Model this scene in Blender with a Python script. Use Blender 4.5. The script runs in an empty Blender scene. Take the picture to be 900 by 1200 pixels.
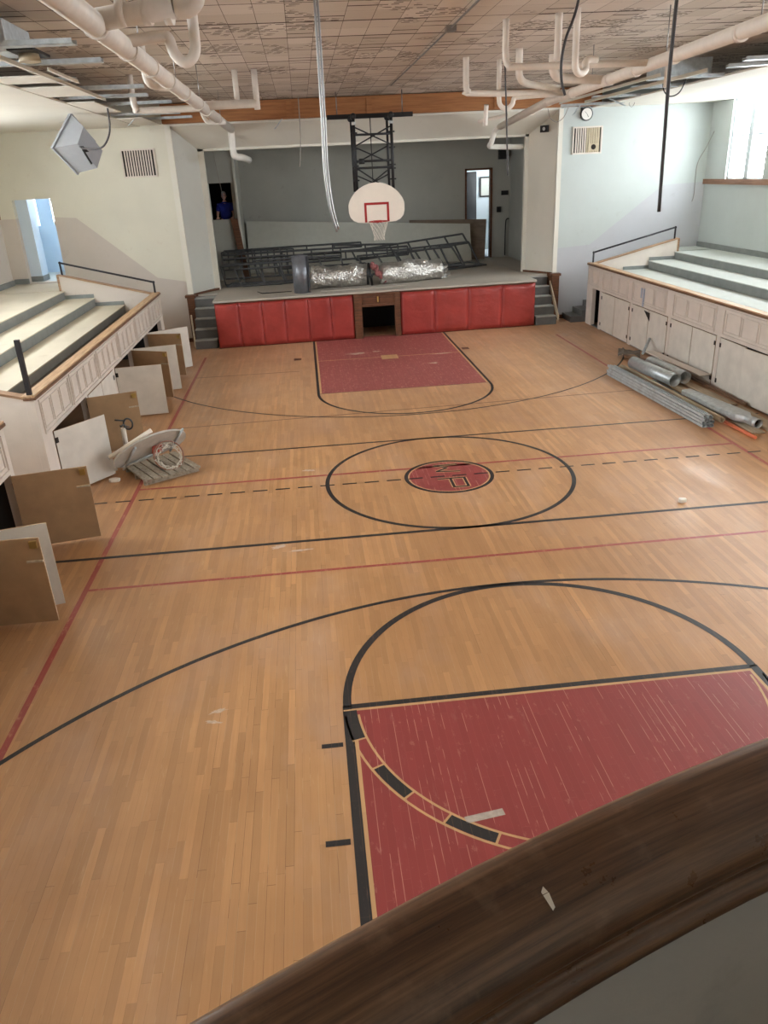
import bpy, bmesh, math, random
from mathutils import Vector as V, Matrix
random.seed(7)
SC = bpy.context.scene
COL = SC.collection
PI = math.pi

# ------------------------------------------------------------------ materials
class NT:
    def __init__(s, name, rough=.6, metal=0.0):
        s.m = bpy.data.materials.new(name); s.m.use_nodes = True
        s.t = s.m.node_tree; s.n = s.t.nodes; s.b = s.n['Principled BSDF']
        s.b.inputs['Roughness'].default_value = rough; s.b.inputs['Metallic'].default_value = metal
    def link(s, a, b): s.t.links.new(a, b)
    def put(s, sock, v):
        if v is None: return
        if isinstance(v, (int, float)): sock.default_value = v
        elif isinstance(v, (tuple, list)): sock.default_value = tuple(v) + ((1,) if len(v) == 3 and sock.type == 'RGBA' else ())
        else: s.link(v, sock)
    def coord(s): return s.n.new('ShaderNodeTexCoord').outputs['Object']
    def geo(s): return s.n.new('ShaderNodeNewGeometry').outputs['Position']
    def mapping(s, v, scale=(1,1,1), rot=(0,0,0), loc=(0,0,0)):
        m = s.n.new('ShaderNodeMapping'); s.link(v, m.inputs[0]); m.inputs['Scale'].default_value = scale
        m.inputs['Rotation'].default_value = rot; m.inputs['Location'].default_value = loc; return m.outputs[0]
    def noise(s, v, scale=5, detail=4, rough=.55, out='Fac'):
        n = s.n.new('ShaderNodeTexNoise'); s.link(v, n.inputs['Vector']); n.inputs['Scale'].default_value = scale
        n.inputs['Detail'].default_value = detail; n.inputs['Roughness'].default_value = rough; return n.outputs[out]
    def white(s, v):
        n = s.n.new('ShaderNodeTexWhiteNoise'); s.link(v, n.inputs['Vector']); return n.outputs['Value']
    def ramp(s, f, stops):
        r = s.n.new('ShaderNodeValToRGB'); s.link(f, r.inputs[0]); e = r.color_ramp.elements
        while len(e) < len(stops): e.new(.5)
        for k, (p, c) in enumerate(stops):
            e[k].position = p; e[k].color = tuple(c) + (1,) if len(c) == 3 else c
        return r.outputs[0]
    def mix(s, f, a, b, mode='MIX'):
        m = s.n.new('ShaderNodeMix'); m.data_type = 'RGBA'; m.blend_type = mode
        s.put(m.inputs[0], f); s.put(m.inputs[6], a); s.put(m.inputs[7], b); return m.outputs[2]
    def math(s, op, a, b=None):
        m = s.n.new('ShaderNodeMath'); m.operation = op; s.put(m.inputs[0], a)
        if b is not None: s.put(m.inputs[1], b)
        return m.outputs[0]
    def sep(s, v):
        x = s.n.new('ShaderNodeSeparateXYZ'); s.link(v, x.inputs[0]); return x.outputs
    def comb(s, x, y, z=0.0):
        c = s.n.new('ShaderNodeCombineXYZ'); s.put(c.inputs[0], x); s.put(c.inputs[1], y); s.put(c.inputs[2], z); return c.outputs[0]
    def bump(s, h, strength=.3, dist=.01):
        b = s.n.new('ShaderNodeBump'); b.inputs['Strength'].default_value = strength; b.inputs['Distance'].default_value = dist
        s.link(h, b.inputs['Height']); s.link(b.outputs[0], s.b.inputs['Normal'])
    def col(s, c): s.put(s.b.inputs['Base Color'], c)
    def rough(s, r): s.put(s.b.inputs['Roughness'], r)

def srgb(r, g, b):
    f = lambda c: (c/255/12.92) if c/255 <= .04045 else ((c/255+.055)/1.055)**2.4
    return (f(r), f(g), f(b))
def mul(c, k): return tuple(x*k for x in c)

def simple(name, c, rough=.6, metal=0.0, var=.12, scale=6, bump=0.0, bscale=60):
    m = NT(name, rough, metal); p = m.coord()
    n = m.noise(p, scale, 5)
    m.col(m.ramp(n, [(.3, mul(c, 1-var)), (.7, mul(c, 1+var*.6))]))
    if bump: m.bump(m.noise(p, bscale, 3), bump, .004)
    return m.m

def plaster(name, c, stain, var=.06):
    m = NT(name, .75); p = m.geo()
    n = m.noise(p, .8, 6, .6); s2 = m.noise(p, 3.5, 6, .65)
    a = m.ramp(n, [(.3, mul(c, 1-var)), (.7, mul(c, 1+var*.4))])
    m.col(m.mix(m.ramp(s2, [(.62, (0,0,0)), (.8, (.55,.55,.55))]), a, stain))
    m.bump(m.noise(p, 25, 4), .12, .01)
    return m.m

def board_floor(name, base, dark, light, paint=None, wear=.5, rough=.36, streak=.10):
    """narrow maple strips running along y; paint covers them where paint is given"""
    m = NT(name, rough); p = m.geo(); x, y, z = m.sep(p)
    row = m.math('FLOOR', m.math('DIVIDE', x, .0575))
    off = m.math('MULTIPLY', m.white(m.comb(row, 3.0)), 7.3)
    brd = m.math('FLOOR', m.math('DIVIDE', m.math('ADD', y, off), .95))
    rnd = m.white(m.comb(row, brd, 1.0))
    fx = m.math('FRACT', m.math('DIVIDE', x, .0575))
    fy = m.math('FRACT', m.math('DIVIDE', m.math('ADD', y, off), .95))
    seam = m.math('MAXIMUM', m.math('LESS_THAN', fx, .045), m.math('LESS_THAN', fy, .004))
    rare = m.math('GREATER_THAN', m.white(m.comb(row, 9.0)), .80)
    grain = m.noise(m.mapping(p, (60, 2.2, 1)), 1.0, 4, .6)
    big = m.noise(p, .55, 5, .6)
    if paint is None:
        c = m.ramp(rnd, [(0, mul(base, .86)), (.45, base), (.85, mul(base, 1.07)), (1, mul(base, 1.2))])
        c = m.mix(m.math('MULTIPLY', grain, .45), c, dark)
        c = m.mix(m.math('MULTIPLY', seam, m.math('ADD', m.math('MULTIPLY', rare, .5), .28)), c, mul(dark, .5))
        # worn, dusty patches: long scuffs with shapes of their own
        dust = m.noise(m.mapping(p, (1.1, .5, 1)), 1.2, 6, .62)
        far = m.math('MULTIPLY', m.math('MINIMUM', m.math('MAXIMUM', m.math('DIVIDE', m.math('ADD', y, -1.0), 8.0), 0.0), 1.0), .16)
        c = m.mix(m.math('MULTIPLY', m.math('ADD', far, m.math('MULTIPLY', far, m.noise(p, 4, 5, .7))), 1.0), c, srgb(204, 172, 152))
        run = m.math('GREATER_THAN', m.noise(m.mapping(p, (17.4, 1.2, 1)), 1.0, 3, .6), .52)
        c = m.mix(m.math('MULTIPLY', m.math('MULTIPLY', m.math('LESS_THAN', fx, .09), run), .3), c, light)
        c = m.mix(m.ramp(dust, [(.5, (0,0,0)), (.72, (.42,.42,.42))]), c, srgb(190, 160, 140))
        scr = m.noise(m.mapping(p, (9, 1.1, 1), (0,0,.35)), 1.3, 5, .7)
        c = m.mix(m.ramp(scr, [(.62, (0,0,0)), (.72, (.35,.35,.35))]), c, light)
        c = m.mix(m.ramp(big, [(.35, (.3,.3,.3)), (.6, (0,0,0))]), c, mul(dark, .9))
        m.rough(m.ramp(dust, [(.35, (rough-.06,)*3), (.7, (rough+.2,)*3)]))
    else:
        c = m.mix(m.math('MULTIPLY', rnd, .35), paint, mul(paint, .72))
        run = m.math('GREATER_THAN', m.noise(m.mapping(p, (17.4, 1.5, 1)), 1.0, 3, .6), .50)
        wide = m.math('LESS_THAN', fx, .085); often = m.math('GREATER_THAN', m.white(m.comb(row, 9.0)), .45)
        w = m.math('ADD', m.math('MULTIPLY', m.math('MULTIPLY', wide, run), m.math('MULTIPLY', often, streak)), m.math('MULTIPLY', seam, .08))
        c = m.mix(w, c, light)
        sp = m.noise(m.mapping(p, (14, 6, 1)), 1.0, 6, .72)
        c = m.mix(m.ramp(sp, [(.66-.12*wear, (0,0,0)), (.78-.08*wear, (.75*wear,)*3)]), c, light)
        sc = m.noise(m.mapping(p, (7, 1.5, 1), (0,0,.7)), 1.3, 5, .7)
        c = m.mix(m.ramp(sc, [(.6, (0,0,0)), (.75, (.3*wear,)*3)]), c, srgb(200, 165, 150))
        m.rough(rough+.04)
    m.col(c); m.bump(m.math('SUBTRACT', 1.0, seam), .12, .002)
    return m.m

def ceiling_mat():
    m = NT('ceiling_fibre_tiles', .9); p = m.geo(); x, y, z = m.sep(p)
    TX, TY = .37, .60
    cx = m.math('FLOOR', m.math('DIVIDE', x, TX)); cy = m.math('FLOOR', m.math('DIVIDE', y, TY))
    fx = m.math('FRACT', m.math('DIVIDE', x, TX)); fy = m.math('FRACT', m.math('DIVIDE', y, TY))
    cell = m.white(m.comb(cx, cy, 2.0))
    wob = m.math('MULTIPLY', m.math('SUBTRACT', m.noise(p, 9, 3), .5), .03)
    base = m.ramp(cell, [(0, srgb(196,186,172)), (.5, srgb(208,198,186)), (1, srgb(218,209,198))])
    lam = m.noise(m.mapping(p, (2, 26, 1)), 1, 4, .6)
    base = m.mix(m.math('MULTIPLY', lam, .3), base, srgb(150,128,108))
    # rows: a dark gap along x at each joint, thicker in some stretches
    rowr = m.white(m.comb(m.math('FLOOR', m.math('DIVIDE', x, TX*2.0)), cy, 5.0))
    th = m.math('ADD', m.math('MULTIPLY', m.math('GREATER_THAN', rowr, .72), .06), .006)
    gap = m.math('LESS_THAN', m.math('ADD', fy, wob), th)
    half = m.math('MULTIPLY', m.math('GREATER_THAN', m.white(m.comb(cx, cy, 8.0)), .78),
                  m.math('LESS_THAN', m.math('ABSOLUTE', m.math('SUBTRACT', fy, .5)), .04))
    sx = m.math('LESS_THAN', fx, .022)
    # glue daubs where a layer has come away: short strokes in a few patches
    patch = m.ramp(m.noise(m.mapping(p, (.9, .75, 1)), 1.0, 1, .4), [(.52, (0,0,0)), (.55, (1,1,1))])
    patch2 = m.math('GREATER_THAN', m.white(m.comb(m.math('FLOOR', m.math('DIVIDE', x, TX)), cy, 11.0)), .35)
    w2 = m.math('MULTIPLY', m.math('SUBTRACT', m.noise(p, 5, 2), .5), .07)
    ry = m.math('DIVIDE', m.math('ADD', y, w2), .088); row = m.math('FLOOR', ry)
    rx = m.math('DIVIDE', m.math('ADD', x, m.math('ADD', m.math('MULTIPLY', w2, 2.0), m.math('MULTIPLY', row, .037))), .16)
    dash = m.math('MULTIPLY', m.math('LESS_THAN', m.math('FRACT', ry), .42), m.math('MULTIPLY', m.math('LESS_THAN', m.math('FRACT', rx), .72),
                  m.math('GREATER_THAN', m.white(m.comb(m.math('FLOOR', rx), row, 4.0)), .30)))
    strokes = m.math('MULTIPLY', dash, m.math('MULTIPLY', patch, patch2))
    brown = srgb(66,44,30)
    c = m.mix(m.math('MULTIPLY', strokes, 1.0), base, brown)
    c = m.mix(m.math('MULTIPLY', sx, .8), c, srgb(70,50,36))
    fy2 = m.math('FRACT', m.math('DIVIDE', y, TY*2))
    main = m.math('LESS_THAN', m.math('ADD', fy2, m.math('MULTIPLY', wob, .6)), m.math('ADD', m.math('MULTIPLY', m.math('GREATER_THAN', rowr, .3), .03), .022))
    c = m.mix(m.math('MAXIMUM', m.math('MAXIMUM', gap, main), half), c, srgb(66,44,30))
    m.col(c); m.bump(lam, .3, .01)
    return m.m

def wood(name, c, d, scale=(3, 40, 40), rough=.5, bump=.1):
    m = NT(name, rough); p = m.coord()
    g = m.noise(m.mapping(p, scale), 1.0, 6, .65)
    g2 = m.noise(p, 1.7, 4)
    a = m.ramp(g, [(.3, d), (.55, c), (.75, mul(c, 1.15))])
    m.col(m.mix(m.math('MULTIPLY', g2, .35), a, d)); m.bump(g, bump, .003)
    return m.m

def foil_mat():
    m = NT('crumpled_foil', .3, .9); p = m.coord()
    n = m.noise(p, 9, 6, .7)
    m.col(m.ramp(n, [(.3, srgb(190,188,184)), (.7, srgb(240,238,234))]))
    vor = m.n.new('ShaderNodeTexVoronoi'); m.link(p, vor.inputs['Vector']); vor.inputs['Scale'].default_value = 22
    m.bump(m.math('ADD', vor.outputs['Distance'], m.math('MULTIPLY', n, .8)), .7, .03)
    return m.m

def rail_wood():
    m = NT('dark_stained_oak', .40); p = m.geo()
    x, y, z = m.sep(p)
    dx = m.math('SUBTRACT', x, RAILC[0]); dy = m.math('SUBTRACT', y, RAILC[1])
    rad = m.math('SQRT', m.math('ADD', m.math('MULTIPLY', dx, dx), m.math('MULTIPLY', dy, dy)))
    ang = m.math('ARCTAN2', dx, dy)
    q = m.comb(m.math('MULTIPLY', rad, 110.0), m.math('MULTIPLY', ang, 14.0), m.math('MULTIPLY', z, 110.0))
    g = m.noise(q, 1.0, 6, .65); g2 = m.noise(m.comb(m.math('MULTIPLY', rad, 160.0), m.math('MULTIPLY', ang, 30.0), m.math('MULTIPLY', z, 160.0)), 1.0, 3, .7)
    c = m.ramp(g, [(.28, srgb(54,36,23)), (.5, srgb(100,70,46)), (.75, srgb(132,98,68))])
    c = m.mix(m.ramp(g2, [(.5, (0,0,0)), (.7, (.6,.6,.6))]), c, srgb(60,38,24))
    w = m.noise(p, 14, 5, .65)
    c = m.mix(m.ramp(w, [(.58, (0,0,0)), (.75, (.35,.35,.35))]), c, srgb(150,120,92))
    m.b.inputs['Coat Weight'].default_value = .5; m.b.inputs['Coat Roughness'].default_value = .3
    m.col(c); m.rough(m.ramp(w, [(.3, (.26,)*3), (.7, (.46,)*3)])); m.bump(g, .15, .003)
    return m.m

RAILC = (.2, -14.27); RAILR = 5.0
M = {}
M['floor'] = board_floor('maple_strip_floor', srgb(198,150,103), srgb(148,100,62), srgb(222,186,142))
RED = srgb(150,66,63)
M['red'] = board_floor('red_painted_boards', RED, RED, srgb(212,160,140), paint=RED, wear=.55, rough=.34, streak=.5)
M['redworn'] = board_floor('worn_red_painted_boards', RED, RED, srgb(206,150,132), paint=srgb(156,80,76), wear=1.0, rough=.45, streak=.35)
M['redline'] = board_floor('faded_red_line', RED, RED, srgb(200,150,116), paint=srgb(166,78,70), wear=.95, rough=.4)
M['blackline'] = board_floor('black_court_line', RED, RED, srgb(160,120,86), paint=srgb(46,43,42), wear=.45, rough=.45)
M['thinline'] = board_floor('worn_dark_line', RED, RED, srgb(190,140,100), paint=srgb(98,64,48), wear=.8, rough=.45)
M['tan'] = board_floor('bare_maple_edge', RED, RED, srgb(222,186,142), paint=srgb(204,160,112), wear=.3, rough=.4)
M['dust'] = simple('pale_plaster_dust', srgb(205,180,158), .9, var=.2, scale=20)
M['tape'] = simple('grey_tape', srgb(180,165,150), .7, var=.2, scale=25)
M['ceiling'] = ceiling_mat()
M['cream'] = plaster('cream_wall_paint', srgb(218,214,198), srgb(196,184,164))
M['mint'] = plaster('pale_mint_wall', srgb(187,194,191), srgb(168,171,167))  # right walls cooler and darker than the cream left ones
M['dadoL'] = plaster('beige_dado_paint', srgb(202,192,182), srgb(178,164,150))
M['dadoR'] = plaster('pale_lilac_grey_dado_paint', srgb(184,185,189), srgb(160,160,162))
M['white'] = plaster('soffit_white', srgb(224,220,208), srgb(196,186,170))
M['splay'] = plaster('off_white_splay', srgb(222,218,206), srgb(196,186,168))
M['gsplay'] = plaster('pale_grey_splay', srgb(206,206,198), srgb(176,174,166))
M['stagewall'] = plaster('stage_grey_paint', srgb(172,172,164), srgb(132,128,118), .1)
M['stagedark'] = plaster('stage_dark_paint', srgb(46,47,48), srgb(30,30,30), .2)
M['blue'] = plaster('daylight_blue_wall', srgb(206,220,232), srgb(186,202,218)); M['paleblue'] = plaster('pale_room_paint', srgb(206,214,218), srgb(180,190,196))  # vestibule blue puts the daylight tint into the wall colour
M['appro'] = simple('white_painted_board', srgb(216,205,194), .55, var=.07, scale=3)
M['apprR'] = simple('white_painted_board_warm', srgb(214,204,194), .55, var=.07, scale=3)
M['doorw'] = simple('scuffed_white_door_paint', srgb(214,208,198), .55, var=.1, scale=4)
M['doorb'] = simple('raw_tan_hardboard', srgb(176,144,108), .7, var=.12, scale=5)
M['dark'] = simple('black_iron', srgb(40,39,40), .5, .3, .2)
M['blackrail'] = simple('black_painted_pipe', srgb(44,42,46), .45, .2, .15)
M['hinge'] = simple('dark_hinge', srgb(48,42,38), .5, .6)
M['brass'] = simple('dull_brass', srgb(190,160,96), .4, .8)
M['grey'] = simple('grey_floor_paint', srgb(128,132,130), .6, var=.12, scale=5)
M['tread'] = plaster('worn_tread_paint', srgb(204,194,174), srgb(168,152,130), .1)
M['treadR'] = plaster('pale_worn_tread_paint', srgb(182,186,180), srgb(156,150,134), .1)
M['cap'] = wood('pine_cap_rail', srgb(190,156,118), srgb(140,104,72), (30, 2, 30))
M['capedge'] = wood('varnished_rail_edge', srgb(122,90,66), srgb(84,58,40), (30, 2, 30))
M['capx'] = wood('pine_cap_rail_cross', srgb(176,142,112), srgb(132,98,72), (2, 30, 30))
M['beam'] = wood('raw_timber_beam', srgb(172,116,70), srgb(132,84,48), (1.2, 22, 22), .7)
M['stagewood'] = wood('brown_stage_wood', srgb(112,70,42), srgb(70,42,26), (3, 30, 30), .5)
M['deck'] = plaster('dusty_stage_deck', srgb(176,168,156), srgb(140,126,110), .14)
M['pad'] = None
def pad_mat():
    m = NT('red_vinyl', .42); p = m.geo(); x, y, z = m.sep(p)
    n = m.noise(p, 2.5, 4)
    m.col(m.ramp(n, [(.3, srgb(142,48,42)), (.7, srgb(164,60,52))]))
    wr = m.noise(m.mapping(p, (5, 1, 9), (0,.5,0)), 1.0, 3, .5)
    m.bump(wr, .5, .03); return m.m
M['pad'] = pad_mat()
M['stairtread'] = simple('pale_stair_tread', srgb(160,160,156), .6, var=.15, scale=5)  # stage stair treads, lighter than their risers
M['stair'] = simple('grey_stair_paint', srgb(104,104,102), .6, var=.15, scale=5)
M['pipe'] = simple('pale_grey_pipe_paint', srgb(214,206,196), .5, var=.08, scale=8)
M['pipeR'] = simple('off_white_pipe_paint', srgb(226,216,204), .5, var=.07, scale=8)
M['pvc'] = simple('white_plastic_pipe', srgb(232,228,220), .4, var=.04)
M['galv'] = simple('galvanised_steel', srgb(196,202,204), .40, .55, .18, 14)
M['galvd'] = simple('dull_zinc_channel', srgb(190,198,202), .48, .35, .2, 12)
M['conduit'] = simple('steel_conduit', srgb(150,148,146), .35, .8, .12)
M['cable'] = simple('dark_cable', srgb(62,58,58), .6)
M['wire'] = simple('thin_grey_wire', srgb(150,144,136), .5)
M['speaker'] = simple('grey_enamel', srgb(146,148,152), .5, var=.05)
M['frame'] = simple('dark_steel_frames', srgb(88,90,92), .5, .4, .25, 8)
M['ductd'] = simple('dark_galvanised_duct', srgb(128,130,136), .42, .5, .25, 5)
M['ductin'] = simple('duct_inside', srgb(70,72,76), .6, .5, .2)
M['foil'] = foil_mat()
M['pink'] = simple('red_pink_insulation', srgb(150,92,90), .95, var=.35, scale=18, bump=.6, bscale=40)
M['board'] = simple('backboard_white', srgb(236,226,212), .4, var=.03)
M['hoopred'] = simple('hoop_red', srgb(168,36,34), .45)
M['net'] = simple('net_cord', srgb(226,220,208), .8)
M['panel'] = simple('grey_white_panel', srgb(188,188,178), .6, var=.05)
M['ply'] = wood('brown_plywood', srgb(132,116,100), srgb(100,84,70), (2, 20, 2), .7)
M['tube'] = simple('tan_cardboard_tube', srgb(186,172,146), .7, var=.08)
M['orange'] = simple('orange_plastic', srgb(222,120,82), .45)
M['plank'] = wood('pale_plank', srgb(198,184,160), srgb(160,142,116), (30, 2, 30), .7)
M['junk'] = simple('grey_brown_debris', srgb(120,110,100), .8, var=.3, scale=12)
M['winframe'] = simple('white_window_frame', srgb(206,218,224), .5, var=.04)
M['sill'] = wood('brown_sill', srgb(150,112,88), srgb(112,78,58), (30, 2, 30))
M['clockface'] = simple('clock_face', srgb(230,228,222), .4, var=.03)
M['black'] = simple('black_plastic', srgb(26,25,26), .5)
M['ventdark'] = simple('vent_shadow', srgb(36,30,26), .9)
M['skin'] = simple('skin', srgb(224,180,160), .55, var=.06, scale=20)
M['hair'] = simple('grey_hair', srgb(190,186,182), .7, var=.2, scale=60)
M['shirt'] = simple('blue_shirt', srgb(28,44,150), .8, var=.15, scale=12)
M['trouser'] = simple('dark_trousers', srgb(40,40,46), .8)
M['plaster'] = plaster('rough_grey_plaster', srgb(176,172,166), srgb(140,136,130), .12)
M['rail'] = rail_wood()
M['debris'] = simple('white_plaster_chip', srgb(232,226,214), .8, var=.06)
M['slat'] = wood('weathered_slat', srgb(178,168,152), srgb(130,118,100), (20, 20, 20), .7)
def glass_mat():
    m = NT('window_glass', .05); t = m.t
    tr = m.n.new('ShaderNodeBsdfTransparent'); gl = m.n.new('ShaderNodeBsdfGlossy'); gl.inputs['Roughness'].default_value = .03
    mx = m.n.new('ShaderNodeMixShader'); mx.inputs[0].default_value = .06
    m.link(tr.outputs[0], mx.inputs[1]); m.link(gl.outputs[0], mx.inputs[2])
    m.link(mx.outputs[0], m.n['Material Output'].inputs[0]); return m.m
M['glass'] = glass_mat()

# ------------------------------------------------------------------ mesh helpers
class MB:
    def __init__(s): s.bm = bmesh.new(); s.mi = 0
    def face(s, pts, mi=None):
        vs = [s.bm.verts.new(V(p)) for p in pts]; f = s.bm.faces.new(vs); f.material_index = s.mi if mi is None else mi; return f
    def hexa(s, a, b):     # a: 4 bottom corners, b: 4 top corners
        vs = [s.bm.verts.new(V(p)) for p in list(a)+list(b)]
        for q in ((3,2,1,0), (4,5,6,7), (0,1,5,4), (1,2,6,5), (2,3,7,6), (3,0,4,7)):
            f = s.bm.faces.new([vs[i] for i in q]); f.material_index = s.mi
        return s
    def box(s, x0, x1, y0, y1, z0, z1):
        return s.hexa([(x0,y0,z0),(x1,y0,z0),(x1,y1,z0),(x0,y1,z0)], [(x0,y0,z1),(x1,y0,z1),(x1,y1,z1),(x0,y1,z1)])
    def obox(s, o, u, v, w):   # corner + three edge vectors
        o, u, v, w = V(o), V(u), V(v), V(w)
        return s.hexa([o, o+u, o+u+v, o+v], [o+w, o+u+w, o+u+v+w, o+v+w])
    def prism(s, poly, d):     # 3-D polygon extruded by vector d
        d = V(d); a = [s.bm.verts.new(V(p)) for p in poly]; b = [s.bm.verts.new(V(p)+d) for p in poly]; n = len(a)
        for f in (list(reversed(a)), b): s.bm.faces.new(f).material_index = s.mi
        for i in range(n): s.bm.faces.new([a[i], a[(i+1)%n], b[(i+1)%n], b[i]]).material_index = s.mi
        return s
    def tube(s, pts, r, seg=8, cap=True, closed=False, smooth=True):
        pts = [V(p) for p in pts]; n = len(pts); rr = r if isinstance(r, (list, tuple)) else [r]*n
        rings = []; up = None
        for i, p in enumerate(pts):
            if closed: t = (pts[(i+1)%n]-pts[i-1])
            else: t = pts[min(i+1, n-1)]-pts[max(i-1, 0)]
            t.normalize()
            if up is None:
                up = V((0,0,1)) if abs(t.z) < .9 else V((1,0,0))
            a = t.cross(up)
            if a.length < 1e-5: a = t.cross(V((1,0,0)))
            a.normalize(); b = a.cross(t); b.normalize(); up = b
            # mitre
            k = 1.0
            if 0 < i < n-1 or closed:
                d0 = (pts[i]-pts[i-1]).normalized(); k = 1/max(.5, abs(d0.dot(t)))
            rings.append([s.bm.verts.new(p+(a*math.cos(2*PI*j/seg)+b*math.sin(2*PI*j/seg))*rr[i]*(k if k < 1.3 else 1.3)) for j in range(seg)])
        for i in range(n if closed else n-1):
            A, B = rings[i], rings[(i+1)%n]
            for j in range(seg):
                f = s.bm.faces.new([A[j], A[(j+1)%seg], B[(j+1)%seg], B[j]]); f.material_index = s.mi; f.smooth = smooth
        if cap and not closed:
            for R_ in (list(reversed(rings[0])), rings[-1]):
                s.bm.faces.new(R_).material_index = s.mi
        return s
    def pipe(s, p0, p1, ro, ri, seg=24):   # open-ended hollow tube
        p0, p1 = V(p0), V(p1); t = (p1-p0).normalized(); up = V((0,0,1)) if abs(t.z) < .9 else V((1,0,0))
        a = t.cross(up).normalized(); b = a.cross(t)
        R_ = []
        for p, r in ((p0, ro), (p1, ro), (p1, ri), (p0, ri)):
            R_.append([s.bm.verts.new(p+(a*math.cos(2*PI*j/seg)+b*math.sin(2*PI*j/seg))*r) for j in range(seg)])
        for i in range(4):
            A, B = R_[i], R_[(i+1)%4]
            for j in range(seg):
                f = s.bm.faces.new([A[j], A[(j+1)%seg], B[(j+1)%seg], B[j]]); f.material_index = s.mi; f.smooth = i in (0, 2)
        return s
    def sphere(s, c, r, sc=(1,1,1), seg=16, rings=10):
        g = bmesh.ops.create_uvsphere(s.bm, u_segments=seg, v_segments=rings, radius=r)
        for v in g['verts']: v.co = V((v.co.x*sc[0], v.co.y*sc[1], v.co.z*sc[2]))+V(c)
        for f in {f for v in g['verts'] for f in v.link_faces}: f.smooth = True; f.material_index = s.mi
        return s
    def bevel(s, w=.005, seg=2):
        bmesh.ops.bevel(s.bm, geom=list(s.bm.edges), offset=w, segments=seg, affect='EDGES', profile=.6, clamp_overlap=True); return s
    def build(s, name, mat, parent=None, kind=None, loc=None, recalc=True):
        if recalc: bmesh.ops.recalc_face_normals(s.bm, faces=list(s.bm.faces))
        off = V((0,0,0))
        if parent is not None:
            q = parent
            while q is not None: off += q.location; q = q.parent
        elif loc is not None: off = V(loc)
        for v in s.bm.verts: v.co -= off
        me = bpy.data.meshes.new(name); s.bm.to_mesh(me); s.bm.free()
        for mt in (mat if isinstance(mat, (list, tuple)) else [mat]): me.materials.append(mt)
        o = bpy.data.objects.new(name, me); COL.objects.link(o)
        if parent is not None: o.parent = parent
        elif loc is not None: o.location = loc
        if kind: o['kind'] = kind
        return o

def thing(name, label, cat, loc, group=None):
    o = bpy.data.objects.new(name, None); COL.objects.link(o); o.location = loc; o.empty_display_size = .1
    return tag(o, label, cat, group)
def tag(o, label, cat, group=None):
    o['label'] = label; o['category'] = cat
    if group: o['group'] = group
    return o
def struct(name, mb, mat): return mb.build(name, mat, kind='structure')
def smooth_path(pts, k=6):
    pts = [V(p) for p in pts]; out = []
    P = [pts[0]*2-pts[1]]+pts+[pts[-1]*2-pts[-2]]
    for i in range(1, len(P)-2):
        for j in range(k):
            t = j/k; a, b, c, d = P[i-1:i+3]
            out.append(.5*((2*b)+(c-a)*t+(2*a-5*b+4*c-d)*t*t+(3*b-a-3*c+d)*t**3))
    out.append(pts[-1]); return out

# ------------------------------------------------------------------ setting: floor with its painted court
D = 5.105; XW0, XW1 = -9.7, 9.4; YF = 11.8; YB = -14.3; ZC = 5.95; ZS = 5.46
fl = MB()
fl.face([(XW0,YB,0),(XW1,YB,0),(XW1,17.6,0),(XW0,17.6,0)], 0)
def frect(x0, x1, y0, y1, z, mi): fl.face([(x0,y0,z),(x1,y0,z),(x1,y1,z),(x0,y1,z)], mi)
def farc(cx, cy, r0, r1, a0, a1, z, mi, n=64):
    for i in range(n):
        a, b = a0+(a1-a0)*i/n, a0+(a1-a0)*(i+1)/n
        fl.face([(cx+r1*math.cos(a), cy+r1*math.sin(a), z), (cx+r1*math.cos(b), cy+r1*math.sin(b), z),
                 (cx+r0*math.cos(b), cy+r0*math.sin(b), z), (cx+r0*math.cos(a), cy+r0*math.sin(a), z)], mi)
def fline(p, q, w, z, mi):
    p, q = V((p[0],p[1],z)), V((q[0],q[1],z)); n = (q-p).normalized(); n = V((-n.y, n.x, 0))*w/2
    fl.face([p-n, q-n, q+n, p+n], mi)
Z1, Z2, Z3, Z4 = .0008, .0014, .0020, .0026
# slots: 0 floor 1 red 2 worn red 3 red line 4 black line 5 thin line 6 tan 7 dust 8 tape
# near lane
frect(-1.80, 1.80, -D-5.6, -D-.02, Z1, 6); frect(-1.735, 1.735, -D-5.6, -D-.055, Z2, 1)
frect(-1.84, -1.765, -D-5.6, -D+.02, Z3, 4); frect(1.765, 1.84, -D-5.6, -D+.02, Z3, 4)
frect(-1.77, 1.77, -D-.025, -D+.035, Z3, 4)
farc(0, -D, 1.765, 1.835, 0, PI, Z3, 4, 80)
# broken lower half of the free-throw circle
for r0, r1 in ((1.815, 1.835), (1.705, 1.725)): farc(0, -D, r0, r1, PI*1.02, PI*1.98, Z3, 6, 60)
step = math.radians(23.5)
for k in range(7):
    a0 = PI+math.radians(1.3)+k*step
    farc(0, -D, 1.725, 1.812, a0, a0+step*.523, Z4, 4, 8)
    for a in (a0, a0+step*.523): farc(0, -D, 1.705, 1.835, a-.005, a+.005, Z4+.0003, 6, 1)
for y in (-D-.455, -D-1.425):
    frect(-2.03, -1.86, y-.025, y+.025, Z3, 4); frect(1.86, 2.03, y-.025, y+.025, Z3, 4)
farc(.039, -9.42, 6.115, 6.165, .05, PI-.05, Z3, 4, 120)
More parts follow.
